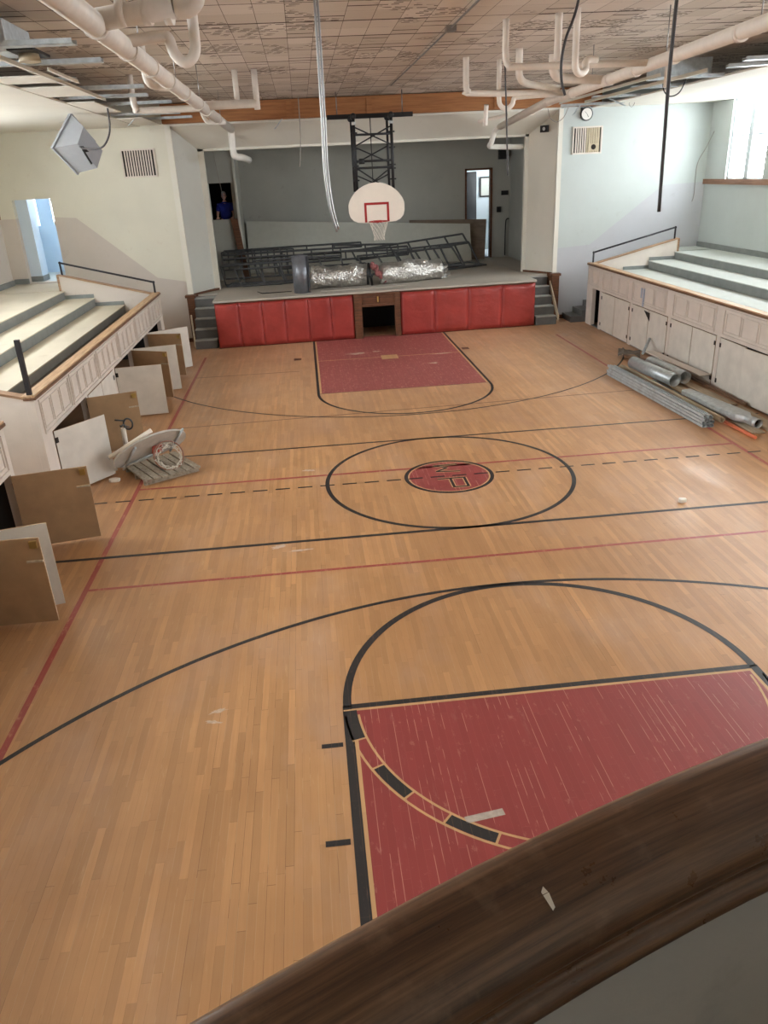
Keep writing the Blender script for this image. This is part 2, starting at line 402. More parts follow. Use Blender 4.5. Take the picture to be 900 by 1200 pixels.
# far lane
frect(-1.80, 1.80, D+.02, 10.9, Z1, 6); frect(-1.735, 1.735, D+.045, 10.9, Z2, 2)
frect(-1.83, -1.775, D, 10.9, Z3, 4); frect(1.775, 1.83, D, 10.9, Z3, 4)
frect(-1.77, 1.77, D+.015, D+.04, Z3, 5)
farc(0, D, 1.775, 1.83, PI, 2*PI, Z3, 4, 80)
farc(-.02, 9.08, 5.85, 5.89, PI+.28, 2*PI-.28, Z3, 4, 120)
frect(-1.735, 1.735, 8.17, 8.21, Z3, 6); frect(-.2, .21, 7.95, 8.38, Z3, 6)
for x in (-2.24, 1.97): frect(x-.09, x+.09, 8.45, 8.68, Z3, 5)
# centre circle, badge and lines
farc(0, 0, 1.765, 1.825, 0, 2*PI, Z3, 4, 120)
fl.face([(.60*math.cos(2*PI*i/64), .60*math.sin(2*PI*i/64), Z2) for i in range(64)], 1)
farc(0, 0, .585, .605, 0, 2*PI, Z3, 6, 64); farc(0, 0, .605, .66, 0, 2*PI, Z3, 4, 64)
frect(-5.4, 5.8, -1.825, -1.765, Z3, 4); frect(-5.4, 5.8, 1.765, 1.815, Z3, 4)
x = -5.15
while x < 5.4:
    frect(x, x+.21, -.02, .02, Z4, 4); x += .325
# the two block letters, read from the left side
def strokes(lines, w):
    for a, b in lines: fline(a, b, w+.03, Z3+.0002, 6)
    for a, b in lines: fline(a, b, w, Z4+.0002, 4)
strokes([((-.17,.45),(.20,.47)), ((-.16,.45),(.03,.335)), ((.03,.335),(-.15,.21)), ((-.16,.20),(.20,.165))], .04)
strokes([((-.19,-.10),(.22,-.10)), ((.205,-.10),(.205,-.45)), ((.22,-.44),(-.01,-.44)), ((0,-.45),(0,-.10))], .04)
# red lines
frect(-4.625, -4.565, -8, 9.5, Z2, 3); frect(4.58, 4.64, -8, 9.5, Z2, 3)
for y, w in ((-2.6, .05), (.42, .06)): frect(-4.57, 4.58, y-w/2, y+w/2, Z2, 3)
fline((-4.57,3.40), (4.58,3.78), .03, Z2, 5); fline((-4.57,7.30), (-2.2,7.28), .03, Z2, 5)
# tape scrap and pale smears
fl.face([(-1.06,-6.43,Z4),(-.78,-6.39,Z4),(-.77,-6.45,Z4),(-1.05,-6.49,Z4)], 8)
def smear(cx, cy, rx, ry, rot=0, n=22, mi=7):
    pts = []
    for i in range(n):
        a = 2*PI*i/n; k = random.uniform(.45, 1.15); px, py = rx*k*math.cos(a), ry*k*math.sin(a)
        pts.append((cx+px*math.cos(rot)-py*math.sin(rot), cy+px*math.sin(rot)+py*math.cos(rot), Z4+.001))
    fl.face(pts, mi)
smear(-2.90, -4.98, .10, .03, .3); smear(-2.93, -5.12, .09, .025, -.2); smear(-2.46, -1.9, .12, .05, .3); smear(-2.2, -2.05, .16, .03, .1)
smear(-.75, 8.75, .28, .12, .1); smear(-.25, 8.85, .13, .08); smear(.95, 7.2, .13, .1); smear(1.3, 8.15, .3, .05, .1); smear(-2.05, .68, .10, .05)
for _ in range(26):
    smear(random.uniform(-4.2, 4.2), random.uniform(3, 10), random.uniform(.01, .03), random.uniform(.01, .02))
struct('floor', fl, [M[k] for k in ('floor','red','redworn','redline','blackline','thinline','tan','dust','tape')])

# ------------------------------------------------------------------ setting: ceiling and soffits
struct('ceiling', MB().box(XW0,XW1,YB,YF,ZC,ZC+.2), M['ceiling'])
b = MB(); b.box(XW0,-5.75,YB,YF,ZS,ZS+.03)
struct('ceiling_left_soffit', b, M['white'])
b = MB(); b.box(6.05,XW1,YB,YF,ZS,ZS+.03)
struct('ceiling_right_soffit', b, M['white'])
# timber beam across the hall before the stage, with short uprights on its face
bm_ = thing('timber_beam', 'raw orange timber beam along the ceiling before the stage', 'beam', (0,11.6,5.49))
MB().box(-5.15,6.2,11.52,11.74,5.49,5.93).bevel(.008,1).build('beam_timber', M['beam'], bm_)
for x in (-3.9,-1.95,.08,3.4): MB().box(x-.07,x+.07,11.49,11.52,5.52,5.9).build('splice_block', M['beam'], bm_)

# ------------------------------------------------------------------ setting: far wall with two paint tones
wl = MB()
def column(mb, x0, x1, za0, za1, zb0, zb1, mi, y0=YF, y1=YF+.2):
    mb.mi = mi; mb.prism([(x0,y0,za0),(x1,y0,za1),(x1,y0,zb1),(x0,y0,zb0)], (0,y1-y0,0))
column(wl,-9.7,-9.28,0,0,3.45,3.45,1); column(wl,-9.7,-9.28,3.45,3.45,ZC,ZC,0)
column(wl,-9.28,-8.31,0,0,1.84,1.84,1); column(wl,-9.28,-8.31,3.9,3.9,ZC,ZC,0)
for xa,za,xb,zb in ((-8.31,3.45,-7.75,3.4),(-7.75,3.4,-5.9,1.78),(-5.9,1.78,-5.05,1.62)):
    column(wl,xa,xb,0,0,za,zb,1); column(wl,xa,xb,za,zb,ZC,ZC,0)
struct('wall_far_left', wl, [M['cream'], M['dadoL']])
wl = MB()
for xa,za,xb,zb in ((5.2,1.95,6.2,2.0),(6.2,2.0,8.2,3.47),(8.2,3.47,9.4,3.5)):
    column(wl,xa,xb,0,0,za,zb,1); column(wl,xa,xb,za,zb,ZC,ZC,0)
struct('wall_far_right', wl, [M['mint'], M['dadoR']])
# vestibule behind the left opening, lit by its own window
v = MB(); v.box(-9.75,-9.55,12.0,14.6,1.6,4.6).box(-7.2,-7.0,12.0,14.6,1.6,4.6).box(-9.28,-8.98,12.0,12.5,1.84,4.6)
v.box(-9.75,-7.0,14.4,14.6,1.6,3.15); v.box(-9.75,-7.0,14.4,14.6,4.5,4.6)
for x in (-9.3,-8.3,-7.3): v.box(x-.2,x+.2,14.4,14.6,3.15,4.5)
v.box(-9.75,-7.0,12.0,14.6,4.6,4.7)
struct('wall_vestibule', v, M['blue'])
struct('floor_vestibule', MB().box(-9.75,-7.0,12.0,14.6,1.64,1.84), M['treadR'])
struct('baseboard_vestibule', MB().box(-8.98,-7.2,14.34,14.4,1.84,1.98).box(-9.28,-8.96,11.97,12.52,1.842,1.98), M['grey'])
for i, x in enumerate((-8.8,-7.8)):
    w = MB(); w.box(x-.3,x+.3,14.45,14.5,3.15,3.25).box(x-.04,x+.04,14.44,14.5,3.25,4.5); w.box(x-.3,x+.3,14.46,14.49,3.8,3.86)
    o = struct('window_%d' % (20+i), w, M['grey'])
    MB().box(x-.3,x+.3,14.47,14.48,3.25,4.5).build('pane', M['glass'], o)

# side walls with their tall windows
WIN = [8.92, 5.8, 2.7, -.4, -3.5, -6.6, -9.7]     # near edge of each two-light window, 1.8 m wide; last is added unseen to brighten the near floor
WINL = WIN[1:]
def side_wall(name, x, sgn, mats, dado):
    WIN = globals()['WIN'] if sgn > 0 else WINL
    w = MB(); a, c = (x, x+.25*sgn); lo, hi = min(a,c), max(a,c)
    w.mi = 1; w.box(lo,hi,YB,YF+.2,0,3.45)
    w.mi = 0; w.box(lo,hi,YB,YF+.2,5.56,ZC+.2)
    edges = sorted([(y, y+1.8) for y in WIN]); y = YB
    for y0, y1 in edges: w.box(lo,hi,y,y0,3.45,5.56); y = y1
    w.box(lo,hi,y,YF+.2,3.45,5.56)
    struct(name, w, mats)
side_wall('wall_left', XW0, -1, [M['cream'], M['dadoL']], 3.45)
side_wall('wall_right', XW1, 1, [M['mint'], M['mint']], 3.45)
wn = 1
for x, sgn in ((XW1, 1), (XW0, -1)):
    struct('trim_%d' % (1 if sgn > 0 else 2), MB().box(min(x,x-.05*sgn),max(x,x-.05*sgn),YB,YF,3.44,3.57), M['sill'])
    for y0 in (WIN if sgn > 0 else WINL):
        f = MB()
        xa, xb = sorted((x+.06*sgn, x+.2*sgn))
        for ya, yb in ((y0,y0+.06),(y0+.80,y0+1.0),(y0+1.74,y0+1.8)): f.box(xa,xb,ya,yb,3.57,5.56)
        for za, zb in ((3.45,3.60),(5.5,5.56)): f.box(xa,xb,y0+.002,y0+1.798,za,zb)
        f.box(x+.08*sgn if sgn>0 else xa+.02, xb-.02 if sgn>0 else x-.08, y0+.05,y0+1.75,4.57,4.61)
        o = struct('window_%d' % wn, f, M['winframe']); wn += 1
        for ya, yb in ((y0+.06,y0+.80),(y0+1.0,y0+1.74)):
            xc = x+.13*sgn
            MB().box(xc-.004,xc+.004,ya,yb,3.6,5.5).build('pane', M['glass'], o)
struct('wall_back', MB().box(XW0-.25,XW1+.25,YB-.2,YB,0,ZC+.2), M['cream'])

# ------------------------------------------------------------------ setting: proscenium and stage box
p = MB()
p.mi = 1; p.prism([(-5.05,11.8,1.3),(-4.5,12.8,1.3),(-4.5,12.8,5.1),(-5.05,11.8,5.6)], (-.3,.2,0))
p.mi = 0; p.prism([(5.2,11.8,1.3),(4.62,12.8,1.3),(4.62,12.8,5.1),(5.2,11.8,5.6)], (.3,.2,0))
p.prism([(-5.08,11.8,5.46),(5.23,11.8,5.46),(4.66,12.8,4.92),(-4.54,12.8,4.92)], (0,.1,.5))
p.box(-5.05,5.2,11.78,11.9,5.44,ZC)
struct('wall_proscenium', p, [M['splay'], M['gsplay']])
struct('trim_3', MB().box(-4.62,-4.36,12.78,12.92,1.25,4.98).box(4.53,4.74,12.78,12.92,1.25,4.98).box(-4.62,4.74,12.78,12.92,4.87,5.0)
       .box(-5.14,-5.0,11.72,11.86,1.3,5.46).box(5.14,5.26,11.74,11.86,1.3,5.46), M['splay'])
s = MB()
s.box(-5.5,-5.3,12.92,17.4,1.25,5.8).box(5.25,5.45,12.92,17.4,1.25,5.8)
s.box(-3.78,3.72,17.2,17.4,1.25,5.8).box(4.62,5.45,17.2,17.4,1.25,5.8).box(3.72,4.62,17.2,17.4,4.1,5.8)
s.box(-5.5,5.45,12.92,17.4,5.6,5.8)
s.box(-5.3,-4.6,15.0,15.15,1.25,5.6).box(-4.6,-3.78,15.0,15.15,1.25,3.03).box(-4.6,-3.78,15.0,15.15,4.06,5.6)
s.box(-3.92,-3.78,15.15,17.2,1.25,5.6)
struct('wall_stage', s, M['stagewall'])
struct('ceiling_stage', MB().box(-5.5,5.45,11.92,13.0,5.97,6.1).box(-5.5,5.45,12.9,17.4,5.8,5.85), M['stagewall'])
struct('wall_stage_outer', MB().box(-5.5,-5.3,12.0,12.92,0,6).box(5.25,5.45,12.0,12.92,0,6).box(-5.5,-5.3,12.92,17.6,0,1.25).box(5.25,5.45,12.92,17.6,0,1.25).box(-5.5,5.45,17.4,17.6,0,1.25), M['stagewall'])
d = MB(); d.box(-5.31,-3.91,17.1,17.25,1.25,5.6).box(-5.32,-5.29,15.16,17.2,1.25,5.59).box(-3.93,-3.915,15.16,17.2,1.25,5.59).box(-5.3,-3.92,15.15,17.15,4.4,4.5)
struct('wall_stage_wing', d, M['stagedark'])
struct('floor_landing', MB().box(-5.29,-3.93,15.16,17.1,1.25,2.03), M['stagedark'])
struct('trim_4', MB().box(-4.62,-4.58,14.97,15.18,3.03,4.08).box(-3.80,-3.74,14.95,15.17,1.25,5.4), M['gsplay'])
# room behind the stage door
r = MB(); r.box(2.6,2.75,17.4,20.2,1.25,4.4).box(5.6,5.75,17.4,19.1,1.25,4.4).box(5.6,5.75,19.6,20.2,1.25,4.4).box(5.6,5.75,19.1,19.6,1.25,3.2).box(2.6,5.75,17.4,20.2,4.4,4.5).box(2.6,5.75,17.4,20.2,1.1,1.25)  # gap in the right wall is an unseen opening added to light the room
r.box(2.6,5.75,20.2,20.35,1.1,4.5)
struct('wall_backstage_room', r, M['paleblue'])
fw = MB()
for a in ((4.86,4.91,3.12,3.82),(5.27,5.32,3.12,3.82),(4.91,5.27,3.12,3.17),(4.91,5.27,3.77,3.82)): fw.box(a[0],a[1],20.15,20.2,a[2],a[3])
o = struct('window_30', fw, M['black']); MB().box(4.91,5.27,20.17,20.18,3.17,3.77).build('pane', M['panel'], o)  # opaque pale panel holds the lit pane's brightness as plain colour
dr = MB(); dr.obox((3.80,17.42,1.27),(.52,.80,0),(-.04,.026,0),(0,0,2.75)); o = struct('door_1', dr, M['stagedark'])
MB().box(3.70,3.76,17.17,17.42,1.25,4.12).box(4.58,4.64,17.17,17.42,1.25,4.12).box(3.70,4.64,17.17,17.42,4.06,4.12).build('door_frame', M['stagewood'], o)

# stage platform -----------------------------------------------------------
def ys(x): return 10.70+.045*x
st = thing('stage_platform', 'raised stage with dusty grey deck behind red padding', 'stage', (0,10.7,0))
MB().prism([(-4.36,ys(-4.36)-.06,1.20),(4.43,ys(4.43)-.06,1.20),(4.43,17.19,1.20),(-3.76,17.19,1.20),(-3.76,14.98,1.20),(-4.36,14.98,1.20)], (0,0,.05)).build('deck', M['deck'], st)
MB().box(-5.25,-4.37,12.0,14.98,1.20,1.25).build('wing_deck', M['deck'], st); MB().box(4.44,5.24,12.0,17.19,1.20,1.25).build('wing_deck', M['deck'], st)
f = MB()
for xa, xb in ((-4.34,-.44),(.46,4.41)): f.prism([(xa,ys(xa)+.02,0),(xb,ys(xb)+.02,0),(xb,ys(xb)+.12,0),(xa,ys(xa)+.12,0)], (0,0,1.2))
f.prism([(-.44,ys(-.44)+.02,.86),(.46,ys(.46)+.02,.86),(.46,ys(.46)+.12,.86),(-.44,ys(-.44)+.12,.86)], (0,0,.34))
f.build('front_wall', M['stagewood'], st)
MB().box(-4.35,-4.3,10.62,12.9,0,1.2).build('side_wall', M['stagewood'], st); MB().box(4.37,4.42,10.95,12.9,0,1.2).build('side_wall', M['stagewood'], st)
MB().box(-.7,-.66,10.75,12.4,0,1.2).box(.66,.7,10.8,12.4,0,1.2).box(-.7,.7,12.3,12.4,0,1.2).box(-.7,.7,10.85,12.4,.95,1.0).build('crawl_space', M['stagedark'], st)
# hatch surround
h = thing('stage_hatch', 'dark brown panelled wood surround of the black opening under the stage', 'hatch', (0,10.66,0))
def sp(x0,x1,z0,z1,dy0,dy1): return [(x0,ys(x0)+dy0,z0),(x1,ys(x1)+dy0,z0),(x1,ys(x1)+dy1,z0),(x0,ys(x0)+dy1,z0)]
def hb(mb,x0,x1,z0,z1,dy0,dy1): return mb.prism(sp(x0,x1,z0,z1,dy0,dy1),(0,0,z1-z0))
MBh = MB(); hb(MBh,-.65,-.44,0,1.19,-.05,.02); hb(MBh,.46,.61,0,1.19,-.05,.02); hb(MBh,-.44,.46,.84,.90,-.05,.02); hb(MBh,-.44,.46,1.13,1.19,-.05,.02)
MBh.build('hatch_frame', M['stagewood'], h)
MBh = MB(); hb(MBh,-.44,.46,.90,1.13,-.02,.018); hb(MBh,-.40,-.06,.93,1.10,-.032,-.02); hb(MBh,.06,.42,.93,1.10,-.032,-.02); MBh.build('header_panel', M['stagewood'], h)
MBh = MB(); hb(MBh,-.015,.02,.95,1.09,-.06,-.02); MBh.build('handle', M['brass'], h)
# red pads
for side, xs in (('left', [-4.33+i*.611 for i in range(7)]), ('right', [.62+i*.945 for i in range(5)])):
    n = len(xs)-1
    for i in range(n):
        x0, x1 = xs[i]+.0015, xs[i+1]-.0015
        mb = MB()
        NX, NZ = 8, 10
        grid = []
        for a in range(NX+1):
            colm = []
            for c in range(NZ+1):
                u, v_ = a/NX, c/NZ; xx = x0+(x1-x0)*u
                bulge = .022*(min(1,min(u,1-u)*8)**.5)*(min(1,min(v_,1-v_)*10)**.5)
                wr = .012*math.sin(u*PI*3+i*1.7)*max(0, v_-.72)/.28
                zt = 1.17-.02*math.sin(u*PI)*(1 if v_ == 1 else 0)
                colm.append(mb.bm.verts.new((xx, ys(xx)-.012-bulge-wr, .02+(zt-.02)*v_)))
            grid.append(colm)
        back = [[mb.bm.verts.new((q.co.x, ys(q.co.x)+.018, q.co.z)) for q in cc] for cc in grid]
        for a in range(NX):
            for c in range(NZ):
                for G in (grid, back):
                    fc = mb.bm.faces.new([G[a][c],G[a+1][c],G[a+1][c+1],G[a][c+1]]); fc.smooth = G is grid
        for a in range(NX):
            for c in (0, NZ): mb.bm.faces.new([grid[a][c],grid[a+1][c],back[a+1][c],back[a][c]])
        for c in range(NZ):
            for a in (0, NX): mb.bm.faces.new([grid[a][c],grid[a][c+1],back[a][c+1],back[a][c]])
        ordn = ['first','second','third','fourth','fifth','sixth'][i]
        o = mb.build('wall_pad', M['pad'], loc=((x0+x1)/2, ys((x0+x1)/2), .02))
        lab = ('%s red vinyl pad counted from the left stair on the stage front' if side == 'left' else '%s red vinyl pad right of the black opening under the stage') % ordn
        tag(o, lab, 'pad', 'red vinyl pads on the stage front')
# wood pillars, wainscot and stairs beside the stage
wd = MB(); wd.prism([(-5.05,11.79,0),(-4.38,12.79,0),(-4.38,12.79,1.3),(-5.05,11.79,1.3)], (-.3,.2,0))
wd.prism([(5.2,11.79,0),(4.55,12.79,0),(4.55,12.79,1.3),(5.2,11.79,1.3)], (.3,.2,0))
struct('trim_5', wd, M['stagewood'])
for x, lab in ((-5.09,'brown wood post beside the stairs left of the stage'), (5.2,'brown wood post beside the stairs right of the stage')):
    t = thing('stair_post', lab, 'post', (x,11.72,0), 'wood posts at the stage corners')
    MB().box(x-.09,x+.11,11.62,11.79,0,1.22).build('post_shaft', M['stagewood'], t)
    MB().box(x-.13,x+.15,11.58,11.79,1.22,1.29).bevel(.012,2).build('post_cap', M['stagewood'], t)
def stairs(x0, x1, y0, lab):
    t = thing('stage_stairs', lab, 'stairs', ((x0+x1)/2, y0, 0), 'stairs at the stage corners')
    for k in range(5):
        MB().box(x0,x1,y0+k*.25,y0+1.34,k*.24+(.0 if k==0 else .001),(k+1)*.24-.03).build('riser', M['stair'], t)
        MB().box(x0,x1,y0+k*.25-.025,y0+(k+1)*.25+(.09 if k==4 else 0),(k+1)*.24-.03,(k+1)*.24).bevel(.008,1).build('tread', M['stairtread'], t)
    return t
t = stairs(-4.97,-4.38,10.62,'grey wooden stairs up to the stage at its left end')
MB().obox((-5.0,10.62,.05),(.03,0,0),(0,.09,0),(0,0,.85)).build('side_board', M['plank'], t)
t = stairs(4.46,5.05,10.92,'grey wooden stairs up to the stage at its right end')
MB().obox((5.07,10.86,.1),(.03,0,0),(0,.95,.85),(0,-.05,.14)).build('side_board', M['plank'], t)
t = thing('low_steps', 'low grey steps in the corner behind the right bleacher end', 'steps', (5.9,11.4,0))
for k in range(3): MB().box(5.5+k*.3,7.2,11.0,11.79,k*.16,(k+1)*.16).build('step', M['stair'], t)
struct('baseboard_far', MB().box(-5.75,-5.16,11.74,11.8,0,.1).box(5.3,5.5,11.74,11.8,0,.1), M['stagewood'])

# ------------------------------------------------------------------ bleachers
ZT = 1.63      # cap top
def apron_panels(mb, x, sg, y0, y1, z0, z1, n):
    """moulded frames on an apron bay: a sunk field with n upright panels"""
    e = .014
    def fr(ya,yb,za,zb,w,t):
        for a in ((ya,ya+w,za,zb),(yb-w,yb,za,zb),(ya+w,yb-w,za,za+w),(ya+w,yb-w,zb-w,zb)):
            mb.box(*sorted((x, x+sg*t)), a[0],a[1],a[2],a[3])
    fr(y0,y1,z0,z1,.022,.02)
    w = (y1-y0-.10)/n
    for k in range(n): fr(y0+.05+k*w+.025, y0+.05+(k+1)*w-.025, z0+.06, z1-.06, .018, .014)
def hinge_mb(x, sg, y, z, dy=.05): return MB().box(*sorted((x, x+sg*.008)), y-dy/2, y+dy/2, z-.045, z+.045)
def bleacher(side, ya, yb, lab, capmat, bays):
    sg = 1 if side == 'L' else -1                    # direction from the seats to the court
    xf = -5.6 if side == 'L' else 5.87
    n = [(-6.47,1.39),(-7.17,1.60),(-7.87,1.80)] if side == 'L' else [(6.80,1.39),(7.52,1.60),(8.24,1.80)]
    xw = XW0 if side == 'L' else XW1
    tm = M['tread'] if side == 'L' else M['treadR']; am = M['appro'] if side == 'L' else M['apprR']
    t = thing('bleacher', lab, 'bleacher', (xf, (ya+yb)/2, 0), 'built-in bleachers along the side walls')
    # stepped body
    prof = [(xf-sg*.14, 1.2)]
    for k, (x, z) in enumerate(n): prof += [(x, prof[-1][1]), (x, z-.02)]
    prof += [(xw, prof[-1][1]), (xw, 1.02), (xf-sg*.14, 1.02)]
    mb = MB(); mb.prism([(x, ya+.02, z) for x, z in prof], (0, yb-ya-.14, 0)); mb.build('stepped_base', M['grey'], t)
    edges = [x for x, z in n[1:]]+[xw]
    for (x, z), xe in zip(n, edges):
        a, c = sorted((x+sg*.015, xe)); y2 = yb-.12
        MB().box(a, c, ya+.02, y2, z-.02, z).build('tread', tm, t)
    a, c = sorted((xf-sg*.14, n[0][0])); MB().box(a, c, ya+.02, yb-.12, 1.2, 1.212).build('foot_well', M['junk'], t)
    # skirt boards at the end wall following the steps
    ee = [xf-sg*.6]+[x for x, z in n]+[xw]
    sk = MB()
    for k, (x, z) in enumerate(n[:2]):
        a, c = sorted((x, n[k+1][0])); sk.box(a, c, yb-.145, yb-.121, z+.001, z+.09)
    sk.build('skirt_board', M['grey'], t)
    # front apron, cap rail, end parapet
    mb = MB(); mb.box(*sorted((xf, xf-sg*.12)), ya, yb, 1.0, ZT-.05)
    for y0, y1, npan in bays['apron']: apron_panels(mb, xf, sg, y0, y1, 1.05, 1.53, npan)
    mb.build('apron', am, t)
    MB().box(*sorted((xf+sg*.02, xf-sg*.15)), ya-.03, yb+.03, ZT-.022, ZT).build('cap_rail', M['cap'], t)
    MB().box(*sorted((xf+sg*.035, xf-sg*.13)), ya-.03, yb+.03, ZT-.062, ZT-.022).bevel(.008,2).build('rail_edge', M['capedge'], t)
    for yy, far in ((yb-.12, True), (ya, False)):
        xb = n[2][0]-sg*.05; zb = 2.2 if side == 'L' else 2.15
        x0 = xf-sg*.1205
        MB().prism([(x0,yy,1.0),(xb,yy,1.0),(xb,yy,zb-.03),(x0,yy,ZT-.05)], (0,.12,0)).build('end_parapet', M['dadoL'] if far and side=='L' else am, t)
        MB().prism([(x0,yy-.02,ZT-.05),(xb-sg*.02,yy-.02,zb-.03),(xb-sg*.02,yy-.02,zb),(x0,yy-.02,ZT-.015)], (0,.16,0)).build('parapet_cap', M['capx'], t)
        MB().box(*sorted((xb, xb-sg*.05)), yy-.02, yy+.14, 1.8, zb-.01).build('parapet_post', M['capx'], t)
    # below: posts, closed and open doors, dark store behind
    for y0, y1 in bays['posts']: MB().box(*sorted((xf, xf-sg*.10)), y0, y1, 0, 1.0).build('door_post', am, t)
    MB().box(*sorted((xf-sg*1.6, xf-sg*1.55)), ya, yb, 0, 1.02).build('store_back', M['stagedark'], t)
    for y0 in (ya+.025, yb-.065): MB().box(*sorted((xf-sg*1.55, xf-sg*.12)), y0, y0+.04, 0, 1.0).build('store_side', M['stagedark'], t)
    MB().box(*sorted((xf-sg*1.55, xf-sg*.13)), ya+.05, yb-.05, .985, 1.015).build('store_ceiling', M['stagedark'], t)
    if side == 'R' or True:
        MB().box(*sorted((xf-sg*.02, xf-sg*.1)), ya, yb, 0, .025).build('floor_sill', M['grey'], t)
    # end walls under the parapets
    MB().box(*sorted((xf-sg*.101, xw)), ya-.0, ya+.019, 0, .999).build('end_wall', am, t)
    MB().box(*sorted((xf-sg*.101, xw)), yb-.019, yb, 0, .999).build('end_wall', am, t)
    # doors: (hinge y, free x, free y)  closed ones keep their free edge on the front plane
    for hy, fx_, fy_, hi in bays['doors']:
        h = V((xf+sg*.004, hy, .03)); q = V((fx_, fy_, .03)); dv = q-h; L = dv.length; dv.normalize()
        nn = V((-dv.y, dv.x, 0))
        # the white face points to the court when the door is shut
        opened = abs(fx_-xf) > .1
        far = hi if opened else fy_ < hy          # hinged on the stage-side post
        face = nn if far == (side == 'L') else -nn
        hh = .955
        dd = MB(); th = .022
        dd.mi = 1; dd.obox(h-face*th, dv*L, face*th*.85, V((0,0,hh)))
        dd.mi = 0; dd.obox(h-face*th*.15, dv*L, face*th*.15, V((0,0,hh)))
        o = dd.build('door', [M['doorw'], M['doorb']], t)
        for z in (.14, .82):
            MB().obox(h+face*.001+V((0,0,z-.04))-dv*.01, dv*.055, face*.006, V((0,0,.08))).build('hinge', M['hinge'], o)
        if opened and hi:
            MB().obox(h-face*(th+.03)+dv*(L-.09)+V((0,0,hh-.10)), dv*.07, face*.03, V((0,0,.075))).build('latch', M['brass'], o)
            MB().obox(h-face*(th+.02)+dv*(L-.16)+V((0,0,hh-.26)), dv*.16, face*.02, V((0,0,.02))).build('catch_strip', M['plank'], o)
    return t
def rail_end(t, x0, x1, y, z0, z1, hgt):
    """black pipe handrail over an end parapet"""
    r = MB(); r.tube([(x0,y,z0+hgt),(x1,y,z1+hgt)], .024, 10).build('handrail', M['blackrail'], t)
    for x, z in ((x0,z0),(x1,z1)): 
        MB().tube([(x,y,z-.04),(x,y,z+hgt)], .024, 10).build('handrail_post', M['blackrail'], t)
        MB().sphere((x,y,z+hgt), .034, seg=10, rings=8).build('rail_elbow', M['blackrail'], t)
PL = [(-.03,.38),(2.24,2.34),(4.20,4.32),(6.00,6.10),(7.78,7.92),(9.62,9.98)]
barL = {'apron': [(.10,1.5,3),(1.58,3.2,4),(3.28,4.9,4),(4.98,6.6,4),(6.68,8.3,4),(8.38,9.9,4)], 'posts': PL,
        'doors': [(.42,-5.06,1.14,False),(2.22,-4.84,2.47,True),(2.36,-5.595,3.26,True),(4.18,-5.595,3.28,True),(4.34,-4.75,4.42,False),(5.98,-4.82,5.62,True),
                  (6.12,-4.75,6.30,False),(7.76,-4.82,7.58,True),(7.94,-4.79,8.48,False)]}
tL = bleacher('L', -.03, 9.98, 'left bleacher with open cupboard doors, from its black post to the stage end', M['cap'], barL)
rail_end(tL, -5.68, -7.85, 9.92, ZT, 2.21, .25)
MB().box(-5.69,-5.63,-.0,.06,1.60,2.36).build('handrail_post', M['blackrail'], tL)
barB = {'apron': [(-2.75,-1.35,3),(-4.5,-2.85,4),(-6.2,-4.6,4)], 'posts': [(-1.33,-1.22),(-3.22,-3.12),(-5.1,-5.0),(-8.6,-6.9)],
        'doors': [(-1.35,-4.75,-1.17,True),(-3.10,-4.73,-2.89,False),(-3.24,-4.70,-3.23,True),(-4.98,-4.9,-4.6,False),(-5.12,-5.595,-6.0,True),(-6.88,-5.595,-6.02,True)]}
tB = bleacher('L', -8.6, -1.22, 'near part of the left bleacher, cut by the left photo edge, behind two open doors', M['cap'], barB)
tR_b = {'apron': [(10.0,10.75,2),(8.0,9.7,3),(5.9,7.75,3),(3.75,5.55,3),(1.65,3.45,3),(-.2,1.5,3)], 'posts': [(10.42,10.85),(9.74,9.88),(7.70,7.84),(5.62,5.76),(3.50,3.64),(1.42,1.56),(-.4,-.3)],
        'doors': [(9.72,5.865,8.80,True),(7.86,5.865,8.78,True),(7.68,5.865,6.75,True),(5.78,5.865,6.73,True),(5.60,5.865,4.63,True),(3.66,5.865,4.61,True),
                  (3.48,5.845,2.54,True),(1.58,5.80,2.52,True),(1.40,5.865,.50,True),(-.29,5.865,.49,True)]}
tR = bleacher('R', -.4, 10.85, 'long white right bleacher with closed doors and a black end handrail', M['cap'], tR_b)
rail_end(tR, 5.97, 8.22, 10.79, ZT, 2.16, .26)
MB().prism([(5.858,6.98,.95),(5.858,6.66,.93),(5.858,6.66,.75)], (-.006,0,0)).build('broken_corner', M['ventdark'], tR)
# pale grease mark on the right apron
MB().box(5.845,5.8695,7.05,7.11,1.02,1.42).box(5.845,5.8695,7.18,7.23,1.2,1.42).build('blue_paint_drip', simple('pale_blue_drip', srgb(170,180,198), .5), tR)
# steps in the gap of the left bleacher
t = thing('aisle_steps', 'grey steps in the gap between the two left bleacher parts', 'steps', (-6.5,-.6,0))
for k in range(6): MB().box(XW0+.01,-6.9-k*.28,-1.2,-.05,k*.3,(k+1)*.3).build('step', M['grey'], t)
struct('baseboard_right', MB().box(9.35,9.4,-.3,11.75,1.80,1.93), M['grey'])
struct('baseboard_left', MB().box(-9.7,-9.65,0,11.75,1.80,1.93).box(-9.65,-9.28,11.75,11.8,1.82,1.95), M['grey'])
# platforms fill between bleacher ends and the far wall (upper walkway)
struct('floor_walkway_left', MB().box(-9.7,-7.93,9.99,11.8,1.0,1.80), M['tread'])
struct('floor_walkway_right', MB().box(8.3,9.4,10.86,11.8,1.0,1.80), M['treadR'])

